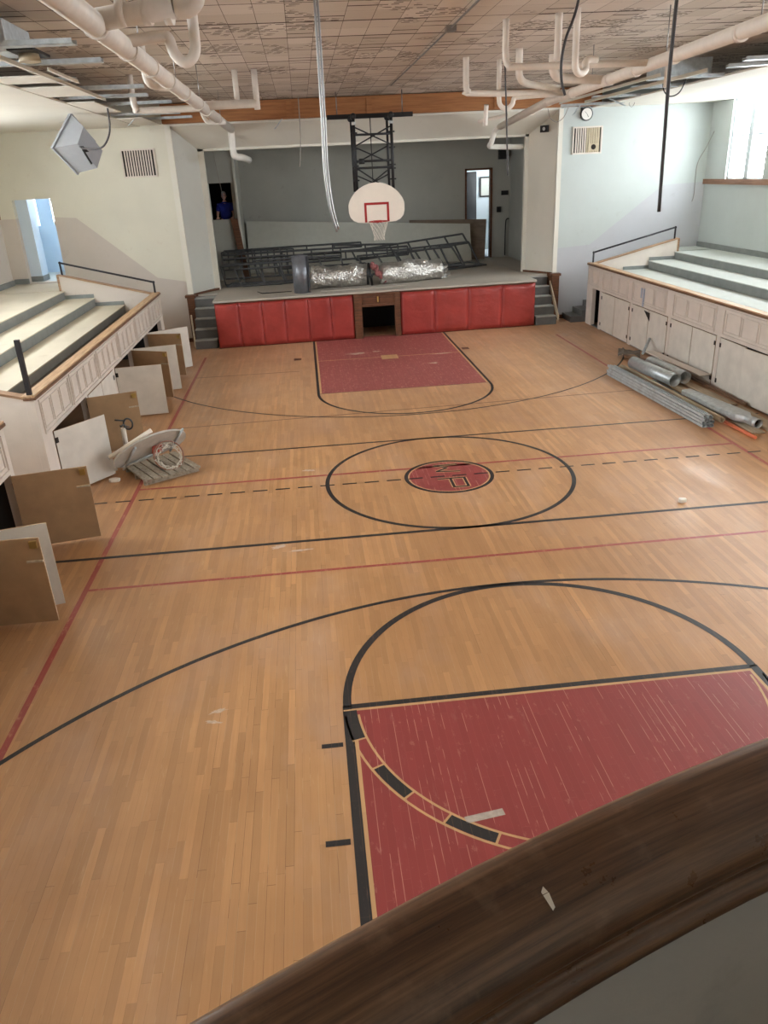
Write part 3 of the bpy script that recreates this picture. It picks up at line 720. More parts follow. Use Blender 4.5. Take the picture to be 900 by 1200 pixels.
# ------------------------------------------------------------------ wall fittings
def vent(x0, x1, z0, z1, lab, half=False):
    t = thing('wall_vent', lab, 'vent', ((x0+x1)/2, 11.78, (z0+z1)/2), 'slatted wall vents beside the stage')
    MB().box(x0,x1,11.785,11.797,z0,z1).build('backing', M['ventdark'], t)
    f = MB(); w = .035
    f.box(x0-w,x0,11.75,11.797,z0-w,z1+w).box(x1,x1+w,11.75,11.797,z0-w,z1+w).box(x0,x1,11.75,11.797,z1,z1+w).box(x0,x1,11.75,11.797,z0-w,z0).build('vent_frame', M['appro'], t)
    n = 12
    for k in range(1, n):
        x = x0+(x1-x0)*k/n; sl = MB()
        if half and k > n*.45: sl.box(x-.025,x+.022,11.757,11.78,z0,z1)
        else: sl.box(x-.016,x+.016,11.755,11.78,z0,z1)
        sl.build('slat', M['tube'] if half and k > n*.45 else M['appro'], t)
    return t
vent(-6.30,-5.52,4.33,4.93,'slatted vent in the cream wall left of the stage')
tv = vent(5.58,6.32,4.38,4.98,'slatted vent with a broken speaker hole right of the stage', True)
MB().box(5.98,6.26,11.735,11.756,4.42,4.60).build('cover_plate', M['tube'], tv)
MB().tube([(6.12,11.74,4.51),(6.12,11.725,4.51)], .065, 16).build('speaker_hole', M['ventdark'], tv)
ck = thing('wall_clock', 'round black-rimmed clock above the right wall vent', 'clock', (5.89,11.79,5.31))
MB().tube([(5.89,11.797,5.31),(5.89,11.74,5.31)], .165, 32).build('clock_case', M['black'], ck)
MB().tube([(5.89,11.742,5.31),(5.89,11.734,5.31)], .14, 32).build('clock_face', M['clockface'], ck)
MB().obox((5.885,11.730,5.31),(.012,0,0),(.045,0,-.075),(0,.003,0)).build('hour_hand', M['black'], ck)
MB().obox((5.885,11.729,5.31),(.01,0,0),(-.06,0,.06),(0,.003,0)).build('minute_hand', M['black'], ck)
MB().box(5.74,5.78,11.76,11.797,5.3,5.46).build('bracket', M['dark'], ck)
el = thing('emergency_light', 'small black square lamp on the white splay right of the stage', 'lamp', (4.93,12.2,5.0))
MB().obox((4.83,12.25,4.93),(.13,-.22,0),(-.06,-.04,0),(0,0,.17)).build('lamp_body', M['black'], el)
MB().sphere((4.845,12.09,5.015), .045, seg=12, rings=8).build('lamp_lens', M['galv'], el)
hn = thing('horn_speaker', 'small black horn on the stage back wall near its right corner', 'speaker', (5.0,17.15,4.5))
MB().box(4.82,5.1,17.02,17.2,4.36,4.72).bevel(.02,2).build('horn_body', M['black'], hn)
MB().tube([(4.96,17.02,4.54),(4.96,16.9,4.54)], [.05,.12], 14).build('horn_mouth', M['dark'], hn)
for (x,z,w,h_,lab) in ((5.07,3.32,.12,.07,'small dark box high on the back wall right of the stage door'),(4.87,2.8,.07,.09,'small dark switch low on the back wall right of the stage door')):
    b = MB(); b.box(x-w,x+w,17.14,17.2,z-h_,z+h_).bevel(.012,2); b.box(x-w*.4,x+w*.4,17.12,17.142,z-h_*.5,z+h_*.5)
    tag(b.build('switch_box', M['black'], loc=(x,17.17,z)), lab, 'switch')
b = MB(); b.tube(smooth_path([(5.1,17.14,1.3),(5.1,17.1,2.3),(5.14,17.1,2.48),(5.2,17.05,2.5)],5), .02, 8)
tag(b.build('metal_rail', M['dark'], loc=(5.1,17.1,1.3)), 'bent dark metal rod against the wall right of the stage door', 'rod')
wb = MB(); wb.box(-7.72,-7.44,11.66,11.797,4.92,5.10).bevel(.01,1); 
tag(wb.build('timber_stub', M['beam'], loc=(-7.58,11.75,5.0)), 'short orange timber stub poking from the cream wall behind the grey box', 'timber')

# ------------------------------------------------------------------ hoop
hp = thing('basketball_hoop', 'white fan backboard and hoop hanging by black steel before the stage', 'hoop', (0,9.85,3.05))
def fan(zb):   # outline (x,z) of a fan-shaped board, symmetric
    pts = [(-.27,zb),(-.47,zb+.02),(-.58,zb+.07),(-.655,zb+.15),(-.69,zb+.26),(-.69,zb+.40)]
    for k in range(0, 25):
        a = PI-PI*k/24; x = .69*math.cos(a); z = zb+.42+.50*math.sin(a)**1.3 if 0 < k < 24 else zb+.42
        pts.append((x, z))
    pts += [(.69,zb+.40),(.69,zb+.26),(.655,zb+.15),(.58,zb+.07),(.47,zb+.02),(.27,zb)]
    return pts
MB().prism([(x,9.75,z) for x, z in fan(3.0)], (0,.05,0)).build('backboard', M['board'], hp)
sq = MB()
for x0,x1,z0,z1 in ((-.305,-.25,3.02,3.47),(.25,.305,3.02,3.47),(-.25,.25,3.415,3.47)): sq.box(x0,x1,9.744,9.7505,z0,z1)
sq.build('target_square', M['hoopred'], hp)
rc = V((0,9.39,3.05))
ring = [rc+V((.232*math.cos(2*PI*k/40), .232*math.sin(2*PI*k/40), 0)) for k in range(40)]
MB().tube(ring, .0105, 8, closed=True).build('rim', M['hoopred'], hp)
MB().box(-.1,.1,9.62,9.75,3.0,3.06).box(-.05,.05,9.6,9.66,3.035,3.055).build('rim_bracket', M['hoopred'], hp)
def net_mb(c, axis_u, axis_v, axis_w, r0, r1, L, n=12, rows=6, r=.0045, jit=0):
    mb = MB()
    def pt(k, j):
        f = j/rows; rr = r0+(r1-r0)*min(1, f*1.25)+(.015 if f > .85 else 0); a = 2*PI*(k+.5*(j%2))/n
        return V(c)+axis_u*math.cos(a)*rr+axis_v*math.sin(a)*rr+axis_w*L*f+V((random.uniform(-jit,jit),random.uniform(-jit,jit),random.uniform(-jit,jit)))
    P = [[pt(k, j) for k in range(n)] for j in range(rows+1)]
    for j in range(rows):
        for k in range(n):
            mb.tube([P[j][k], P[j+1][k if j%2 == 0 else k]], r, 4, cap=False)
            mb.tube([P[j][k], P[j+1][(k-1)%n if j%2 == 0 else (k+1)%n]], r, 4, cap=False)
    return mb
net_mb(rc, V((1,0,0)), V((0,1,0)), V((0,0,-1)), .228, .12, .43).build('net', M['net'], hp)
# black hanging frame: channel, four tubes, bars and crosses
MB().box(-1.05,1.05,10.42,10.56,5.36,5.46).build('ceiling_channel', M['dark'], hp)
for x in (-.8,.8): MB().tube([(x,10.49,5.46),(x,10.49,5.95)], .012, 8).build('channel_rod', M['conduit'], hp)
for x in (-.45,.45):
    MB().tube([(x,9.9,5.40),(x,9.9,3.62)], .036, 12).build('front_post', M['dark'], hp)
    MB().tube([(x*.98-.03,10.48,5.40),(x*.98-.03,10.48,3.72)], .030, 12).build('rear_post', M['dark'], hp)
    MB().tube([(x,9.84,5.36),(x,10.5,5.36)], .04, 10).build('top_arm', M['dark'], hp)
    MB().sphere((x,9.9,5.38), .07, seg=12, rings=8).sphere((x-.03,10.46,5.36), .08, seg=12, rings=8).build('clamp', M['dark'], hp)
    MB().tube([(x,9.9,5.26),(x,9.9,5.19)], .05, 12).build('bright_collar', M['galv'], hp)
    MB().tube([(x,9.9,3.68),(x*.9,9.83,3.62),(x*.9,9.80,3.56)], .03, 8).build('board_bracket', M['dark'], hp)
    for z in (5.02,4.68,4.30,4.22,3.98): MB().tube([(x-.075,9.9,z),(x+.075,9.9,z)], .018, 8).build('bolt', M['dark'], hp)
for z in (4.98,4.40,4.25): MB().tube([(-.45,9.9,z),(.45,9.9,z-.0)], .026, 8).build('cross_bar', M['dark'], hp)
for z0,z1,y in ((5.14,4.74,9.88),(4.25,3.68,9.88),(4.74,4.36,10.48),(4.1,3.72,10.48)):
    MB().tube([(-.43,y,z0),(.43,y,z1)], .016, 8).tube([(-.43,y+.03,z1),(.43,y+.03,z0)], .016, 8).build('cross_brace', M['dark'], hp)
MB().tube([(0,10.48,5.4),(0,10.48,3.95)], .012, 6).build('centre_rod', M['dark'], hp)
MB().tube([(-.30,9.88,4.46),(-.30,9.88,4.34)], .07, 10).build('winch', M['dark'], hp)

# ------------------------------------------------------------------ fallen goal on the left of the court
def P2(x, y, z=0): return V((x,y,z))
sl = thing('slatted_panel', 'weathered slatted wood panel lying under the fallen backboard', 'panel', (-4.3,1.1,0))
A, B, C_ = V((-4.98,1.33,.07)), V((-4.47,.50,.07)), V((-3.70,.98,.07))
u = (B-A); v_ = (C_-B); nv = 7
for k in range(nv):
    MB().obox(A+v_*(k/nv)+V((0,0,random.uniform(0,.01))), u, v_*(.78/nv), V((0,0,.028))).build('slat', M['slat'], sl)
for f_ in (.08,.5,.86): MB().obox(A+u*f_+V((0,0,-.069)), u*.06, v_*.97, V((0,0,.066))).build('batten', M['slat'], sl)
fg = thing('fallen_backboard', 'fallen grey backboard tilted over the slatted panel on the left', 'backboard', (-4.5,1.2,.1))
# frame of the board: e along its lower edge, up leaning away from the camera
e = (V((-4.13,1.62,.30))-V((-5.02,1.10,.14))).normalized(); nb = V((.42,-.62,-.66)); nb = (nb-e*nb.dot(e)).normalized(); ub = nb.cross(e).normalized()
if ub.z < 0: ub = -ub
oc = V((-4.52,1.28,.20))
SB = .86
mb = MB(); poly = [oc+e*(x*SB)+ub*((z-3.0)*SB*.80) for x, z in fan(3.0)]
mb.prism(poly, nb*-.03); mb.build('board', simple('shaded_backboard', srgb(196,192,184), .6, var=.12, scale=8), fg)  # grey of the shaded underside is put into the board colour
MB().obox(oc+e*.02+ub*.10+nb*.002, e*.16, ub*.22, nb*.03).build('mount_plate', simple('faded_red', srgb(206,104,92), .6), fg)
for k in (-.38,.40): MB().tube([oc+e*(k-.08)+ub*.0+nb*.02, oc+e*(k+.12)+ub*.52+nb*.02], .018, 8).build('back_strap', M['galvd'], fg)
MB().tube([oc+e*-.5+ub*.10+nb*.02, oc+e*.2+ub*.12+nb*.02], .014, 8).build('back_strap', M['galvd'], fg)
# rim and bunched net
rc2 = V((-4.185,1.02,.30))
ru = e; rv = V((.25,-.35,-.9)); rv = (rv-ru*rv.dot(ru)).normalized()
MB().tube([rc2+ru*.225*math.cos(2*PI*k/36)+rv*.225*math.sin(2*PI*k/36) for k in range(36)], .011, 8, closed=True).build('rim', simple('rusty_rim', srgb(160,116,96), .6), fg)
net_mb(rc2, ru, rv, ru.cross(rv)*(1 if ru.cross(rv).y < 0 else -1)*.2+V((0,0,-.3)), .215, .15, .16, 14, 6, .005, .028).build('net', M['net'], fg)
MB().tube([oc+e*-.62+ub*.30-nb*.10, oc+e*.06+ub*.62-nb*.10], .035, 10).build('pole', M['board'], fg)
MB().tube([oc+e*-.62+ub*.24-nb*.12, oc+e*.06+ub*.56-nb*.12], .018, 8).build('pole', M['galv'], fg)
gp = thing('bracket_post', 'short white post topped with rusty brackets behind the fallen backboard', 'post', (-5.0,1.85,0))
MB().tube([(-5.0,1.80,0),(-4.99,1.80,.56)], .04, 10).build('post_shaft', M['board'], gp)
for k in range(7):
    a = random.uniform(0,2*PI); MB().tube([(-4.97,1.80,.50+.03*k),(-4.97+.13*math.cos(a),1.80+.1*math.sin(a),.50+.03*k+random.uniform(-.05,.1))], .013, 6).build('bracket_arm', M['frame'], gp)
MB().tube([(-4.90+.07*math.cos(2*PI*k/16),1.80,.62+.09*math.sin(2*PI*k/16)) for k in range(16)], .014, 6, closed=True).build('bracket_ring', M['frame'], gp)
labs = ['flat pale plaster lump beside the bracket post', 'small plaster lump right of the bracket post', 'plaster lump against the open white door', 'wide pale board scrap left of the fallen backboard', 'small board scrap behind the fallen backboard']
for k, (x, y, rx, ry) in enumerate(((-5.12,1.62,.12,.1),(-4.72,1.92,.1,.06),(-5.2,1.35,.12,.08),(-5.02,.86,.10,.07),(-4.55,2.1,.09,.06))):
    mb = MB(); n = 9; pts = [(x+rx*random.uniform(.7,1.1)*math.cos(2*PI*i/n), y+ry*random.uniform(.7,1.1)*math.sin(2*PI*i/n), .003) for i in range(n)]
    mb.prism(pts, (0,0,random.uniform(.03,.07))); mb.bevel(.008,1)
    tag(mb.build('plaster_lump', M['debris'], loc=(x,y,0)), labs[k], 'rubble', 'plaster rubble by the fallen goal')
mb = MB(); mb.prism([(2.76,-1.60,.002),(2.80,-1.63,.002),(2.87,-1.60,.002),(2.87,-1.55,.002),(2.79,-1.53,.002)], (0,0,.05)).bevel(.012,2)
tag(mb.build('plaster_chip', M['debris'], loc=(2.82,-1.58,0)), 'lone white plaster chip on the floor near the right black line', 'rubble')

# ------------------------------------------------------------------ pile by the right bleacher
grp = 'metal studs in the pile by the right bleacher'
def stud(x0, y0, x1, y1, z, lab, w=.062, h=.05, mat='galvd'):
    p0, p1 = V((x0,y0,z)), V((x1,y1,z)); d = (p1-p0); n = V((d.y,-d.x,0)).normalized()
    mb = MB(); t_ = .004
    mb.obox(p0, d, n*w, V((0,0,t_))).obox(p0, d, n*t_, V((0,0,h))).obox(p0+n*(w-t_), d, n*t_, V((0,0,h)))
    mb.obox(p0+V((0,0,h-t_)), d, n*.018, V((0,0,t_))).obox(p0+n*(w-.018)+V((0,0,h-t_)), d, n*.018, V((0,0,t_)))
    tag(mb.build('metal_stud', M[mat], loc=tuple((p0+p1)/2)), lab, 'stud', grp)
rows = ['bottom', 'second', 'third', 'topmost']; cols = ['outermost', 'second', 'third', 'inner']
for r_ in range(4):
    for c_ in range(3 if r_ < 3 else 2):
        xx = 4.37+c_*.068+r_*.004
        j = random.uniform(-.07,.07)
        stud(xx, 5.08+j, xx+.20, 1.27+j*.7, .004+r_*.054, '%s row, %s column of the stacked zinc studs nearest the court' % (rows[r_], cols[c_]))
for k, (x0,y0,x1,y1) in enumerate(((4.60,5.2,4.82,1.45),(4.70,5.15,4.90,1.7),(4.90,4.6,4.96,2.4),(5.0,4.3,5.02,3.0))):
    stud(x0,y0,x1,y1,.004, ['loose zinc stud beside the studs stack, under the tan tube','loose zinc stud just right of the tan tube','loose dark stud between the round ducts and tan tube','loose stud half under the pale plank'][k], mat='galv' if k < 2 else 'galvd')
def tubeobj(name, p0, p1, ro, ri, lab, mat, matin=None):
    o = MB().pipe(p0, p1, ro, ri).build(name, M[mat], loc=tuple((V(p0)+V(p1))/2)); return tag(o, lab, name.split('_')[-1])
tubeobj('cardboard_tube', (4.70,5.25,.105), (4.86,1.28,.105), .05, .036, 'long tan cardboard tube beside the stacked metal studs', 'tube')
tubeobj('round_duct', (4.83,4.98,.25), (5.05,3.48,.22), .125, .118, 'front galvanised round duct lying on the studs pile', 'galv')
tubeobj('round_duct', (5.26,5.10,.20), (5.36,3.70,.20), .125, .118, 'rear galvanised round duct closest to the bleacher', 'galv')
# duct transition: flat boot tapering to a round collar
tb = thing('duct_boot', 'shiny galvanised duct boot flaring towards its round end', 'duct', (5.1,2,.0))
mb = MB(); secs = []
for f_, w, h in ((0,.20,.10),(.25,.26,.10),(.62,.34,.11),(.86,.30,.14),(.93,.15,.15),(1,.14,.14)):
    c = V((4.98,2.85,.17)).lerp(V((5.24,1.02,.13)), f_); dv = (V((5.24,1.02,0))-V((4.98,2.85,0))).normalized(); n = V((-dv.y,dv.x,0))
    ring_ = []
    for k in range(20):
        a = 2*PI*k/20; ex = .35 if f_ < .9 else 1.0
        cx_, sx_ = math.cos(a), math.sin(a); ring_.append(mb.bm.verts.new(c+n*(w/2)*math.copysign(abs(cx_)**ex, cx_)+V((0,0,1))*(h/2)*math.copysign(abs(sx_)**ex, sx_)))
    secs.append(ring_)
for a, b in zip(secs, secs[1:]):
    for k in range(20): mb.bm.faces.new([a[k], a[(k+1)%20], b[(k+1)%20], b[k]])
mb.build('boot_body', M['galv'], tb)
MB().pipe((5.24,1.02,.13),(5.26,.88,.13),.078,.072).build('collar', M['galv'], tb)
MB().tube([(5.243,1.00,.13),(5.245,.985,.13)], .07, 20).build('dark_inside', M['ventdark'], tb)
tag(MB().tube([(4.96,1.60,.03),(5.02,.52,.03)], .026, 10).build('orange_pipe', M['orange'], loc=(5.0,1.1,0)), 'short orange plastic pipe poking out of the pile', 'pipe')
def plank(name, a, b, w, th, z, lab, mat, cat='plank'):
    a, b = V((a[0],a[1],z)), V((b[0],b[1],z)); d = b-a; n = V((d.y,-d.x,0)).normalized()
    return tag(MB().obox(a-n*w/2, d, n*w, V((0,0,th))).bevel(.003,1).build(name, M[mat], loc=tuple((a+b)/2)), lab, cat)
plank('pale_plank', (5.42,5.9), (5.60,2.3), .20, .03, .004, 'wide pale plank along the foot of the right bleacher', 'plank')
plank('pale_plank', (5.22,5.2), (5.20,.75), .22, .028, .004, 'long pale plank under the duct boot', 'plank')
plank('pale_plank', (5.58,2.2), (5.52,.2), .26, .03, .004, 'tan plank at the right photo edge beyond the duct boot', 'plank')
plank('white_board', (5.57,5.85), (5.70,3.6), .22, .02, .24, 'white board leaning on top of the pile by the rear duct', 'appro', 'board')
plank('dark_trim', (5.68,5.6), (5.74,2.1), .05, .05, .05, 'dark wooden strip at the very foot of the right bleacher', 'capedge', 'strip')
plank('dark_trim', (5.20,6.3), (5.62,5.2), .08, .05, .06, 'dark strip under the crumpled sheet at the pile far end', 'capedge', 'strip')
mb = MB(); g = [[mb.bm.verts.new((5.05+.11*i+.05*j, 6.35+.12*j-.05*i, .06+random.uniform(0,.12))) for j in range(5)] for i in range(5)]
for i in range(4):
    for j in range(4): mb.bm.faces.new([g[i][j],g[i+1][j],g[i+1][j+1],g[i][j+1]])
o = mb.build('crumpled_sheet', M['junk'], loc=(5.3,6.5,.05)); md = o.modifiers.new('thick','SOLIDIFY'); md.thickness = .02
tag(o, 'crumpled grey-brown sheet at the far end of the right pile', 'sheet')
tag(MB().tube([(5.46,5.95,.19),(5.80,6.42,.40)], .032, 10).build('short_pipe', M['galvd'], loc=(5.6,6,.2)), 'short grey pipe propped on the far end of the pile', 'pipe')

# ------------------------------------------------------------------ things on the stage
cy = thing('upright_duct', 'dark grey metal cylinder standing at the stage front edge', 'duct', (-2.0,11.1,1.25))
MB().pipe((-2.0,11.15,1.252),(-2.0,11.15,2.20),.225,.219,32).build('duct_wall', M['ductd'], cy)
MB().box(-1.82,-1.77,10.98,11.02,1.26,2.19).build('seam', M['ductin'], cy)
def foil_roll(x0, x1, y0, y1, r, lab, taper, seed, notch=None):
    rnd = random.Random(seed); t = thing('foil_duct', lab, 'duct', ((x0+x1)/2, (y0+y1)/2, 1.25), 'foil wrapped ducts on the stage')
    mb = MB(); N, S = 40, 28; rings = []
    ph = [rnd.uniform(0,6) for _ in range(6)]
    for i in range(N+1):
        f_ = i/N; x = x0+(x1-x0)*f_; y = y0+(y1-y0)*f_; rr = r*(1+taper*(f_-.5))*(1+.05*math.sin(f_*9+ph[0])+.03*math.sin(f_*23+ph[1]))
        if i in (0, N): rr *= .82
        ring_ = []
        for k in range(S):
            a = 2*PI*k/S; q = rr*(1+.05*math.sin(3*a+f_*7+ph[2])+.04*math.sin(7*a-f_*15+ph[3])+rnd.uniform(-.035,.035))
            z = max(1.256, 1.25+rr*.93+q*.92*math.sin(a)); ring_.append(mb.bm.verts.new((x+rnd.uniform(-.012,.012), y+q*1.05*math.cos(a), z)))
        rings.append(ring_)
    for a, b in zip(rings, rings[1:]):
        for k in range(S): f = mb.bm.faces.new([a[k],a[(k+1)%S],b[(k+1)%S],b[k]]); f.smooth = rnd.random() < .6
    mb.bm.faces.new(list(reversed(rings[0]))); mb.bm.faces.new(rings[-1])
    mb.build('foil_jacket', M['foil'], t); return t
t = foil_roll(-1.78,-.05,11.75,12.0,.31,'left foil wrapped duct beside the standing cylinder', -.05, 3)
MB().tube([(-.17,11.60,1.30),(-.16,11.56,1.62),(-.12,11.72,1.85)], .035, 8).tube([(-.05,11.62,1.27),(-.10,11.58,1.6),(-.12,11.72,1.85)], .035, 8).build('dark_strap', M['black'], t)
t = foil_roll(.22,2.05,11.85,12.35,.31,'right foil wrapped duct torn open on pink insulation', -.12, 5)
mb = MB()
for k in range(16):
    f_ = k/15; mb.sphere((-.03+.34*f_+random.uniform(-.03,.03), 11.62+random.uniform(-.04,.12), 1.82-.40*f_+random.uniform(-.05,.05)), random.uniform(.05,.09), (1,.8,1.1), 8, 6)
mb.build('torn_insulation', M['pink'], t)
mb = MB()
for k in range(6): mb.obox((1.98+random.uniform(-.05,.1),12.2+random.uniform(-.1,.1),1.30+.05*k), (random.uniform(.1,.25),random.uniform(-.1,.1),random.uniform(-.05,.05)), (.02,.12,.03), (0,.01,.02))
mb.build('torn_foil', M['foil'], t)
tag(MB().tube([(-3.25,11.75,1.262),(-3.1,11.35,1.262),(-2.3,11.42,1.262)], .01, 6).build('bent_rod', M['dark'], loc=(-2.8,11.4,1.26)), 'thin bent dark rod lying on the stage left of the cylinder', 'rod')
plank('flat_strip', (-1.5,11.05), (.9,11.2), .09, .025, 1.252, 'flat grey strip lying along the stage edge before the foil ducts', 'deck', 'strip')
# heap of welded steel frames
fgroup = 'dark steel frames heaped on the stage'
def steel_frame(o, along, up, n, lab, t_=.042, mid=False):
    o, a, u_ = V(o), V(along), V(up); d = a.normalized(); w = u_.normalized(); nn = d.cross(w).normalized()
    r = thing('steel_frame', lab, 'frame', tuple(o), fgroup)
    for q in ((0,1,.5) if mid else (0,1)):
        MB().obox(o+u_*q-nn*t_/2-w*t_/2, a, nn*t_, w*t_).build('rail', M['frame'], r)
    for k in range(n):
        MB().obox(o+a*(k/(n-1))-d*t_/2-nn*t_/2, d*t_, nn*t_, u_).build('rung', M['frame'], r)
# leaning frames at the left
steel_frame((-3.75,13.02,1.28),(2.0,.12,.02),(-.20,.28,.44),4,'front frame of the heap behind the cylinder, left of the foil')
steel_frame((-4.25,13.35,1.29),(2.3,.10,.03),(-.12,.22,.52),5,'second frame of the heap behind the front left one')
steel_frame((-3.3,13.6,1.45),(2.6,.1,.0),(-.1,.2,.45),5,'third frame back in the left part of the heap')
steel_frame((-4.30,13.9,1.40),(1.9,.05,.02),(-.05,.25,.55),6,'upright ladder-like frame at the left heap end')
steel_frame((-4.35,14.1,1.80),(3.6,.2,.0),(0,.25,.26),5,'long low frame lying high across the left half of the heap',mid=True)
steel_frame((-4.30,14.3,2.05),(4.2,.1,.03),(0,.30,.10),6,'topmost long frame along the left half of the heap')
steel_frame((-2.5,13.2,1.30),(2.6,.15,.0),(-.15,.35,.35),5,'frame behind the cylinder partly hidden by the left foil duct')
steel_frame((-1.9,13.9,1.75),(3.2,.1,.06),(0,.22,.22),6,'frame across the middle of the heap behind the left foil duct')
steel_frame((-1.0,14.1,2.0),(2.0,.0,-.06),(0,.15,.17),3,'short bar frame sticking up at the heap middle')
steel_frame((-.3,14.0,1.72),(3.5,.3,.30),(-.12,.2,.26),7,'long frame rising rightwards above the right foil duct')
steel_frame((.0,13.4,1.35),(3.0,.6,.06),(-.30,.30,.52),6,'wide frame leaning behind the right foil duct')
steel_frame((1.1,13.5,1.30),(2.5,.9,.05),(-.28,.35,.66),6,'big front frame leaning at the right heap end')
steel_frame((1.9,13.75,1.28),(2.0,1.0,.01),(-.5,.45,.06),4,'flat frame on the deck at the right heap end')
steel_frame((-4.2,13.15,1.275),(1.6,-.05,.0),(.1,.5,.02),3,'flat frame on the deck at the left heap foot')
steel_frame((-4.4,14.5,1.6),(2.2,.1,.0),(0,.15,.5),12,'close-barred grille frame at the far left of the heap')
# panel and plywood against the back wall
pn = MB(); pn.prism([(-3.7,16.35,1.26),(3.78,16.45,1.26),(3.78,16.75,2.42),(-3.7,16.85,2.86)], (0,.04,0)); 
tag(pn.build('long_panel', M['panel'], loc=(0,16.5,1.26)), 'long pale grey panel leaning behind the steel frames', 'panel')
pw = MB(); pw.prism([(1.75,16.70,1.26),(4.28,16.70,1.26),(4.42,17.05,2.52),(1.75,17.0,2.62)], (0,.03,0))
tag(pw.build('plywood_sheet', M['ply'], loc=(3.2,16.8,1.26)), 'brown plywood sheet leaning behind the long grey panel', 'sheet')
pk = MB(); pk.prism([(-3.80,14.82,1.26),(-3.62,14.82,1.26),(-3.82,14.93,3.05),(-4.03,14.93,3.05)], (0,.04,0)).bevel(.006,1)
tag(pk.build('brown_plank', M['stagewood'], loc=(-3.9,14.9,1.26)), 'brown plank leaning by the half wall below the person', 'plank')

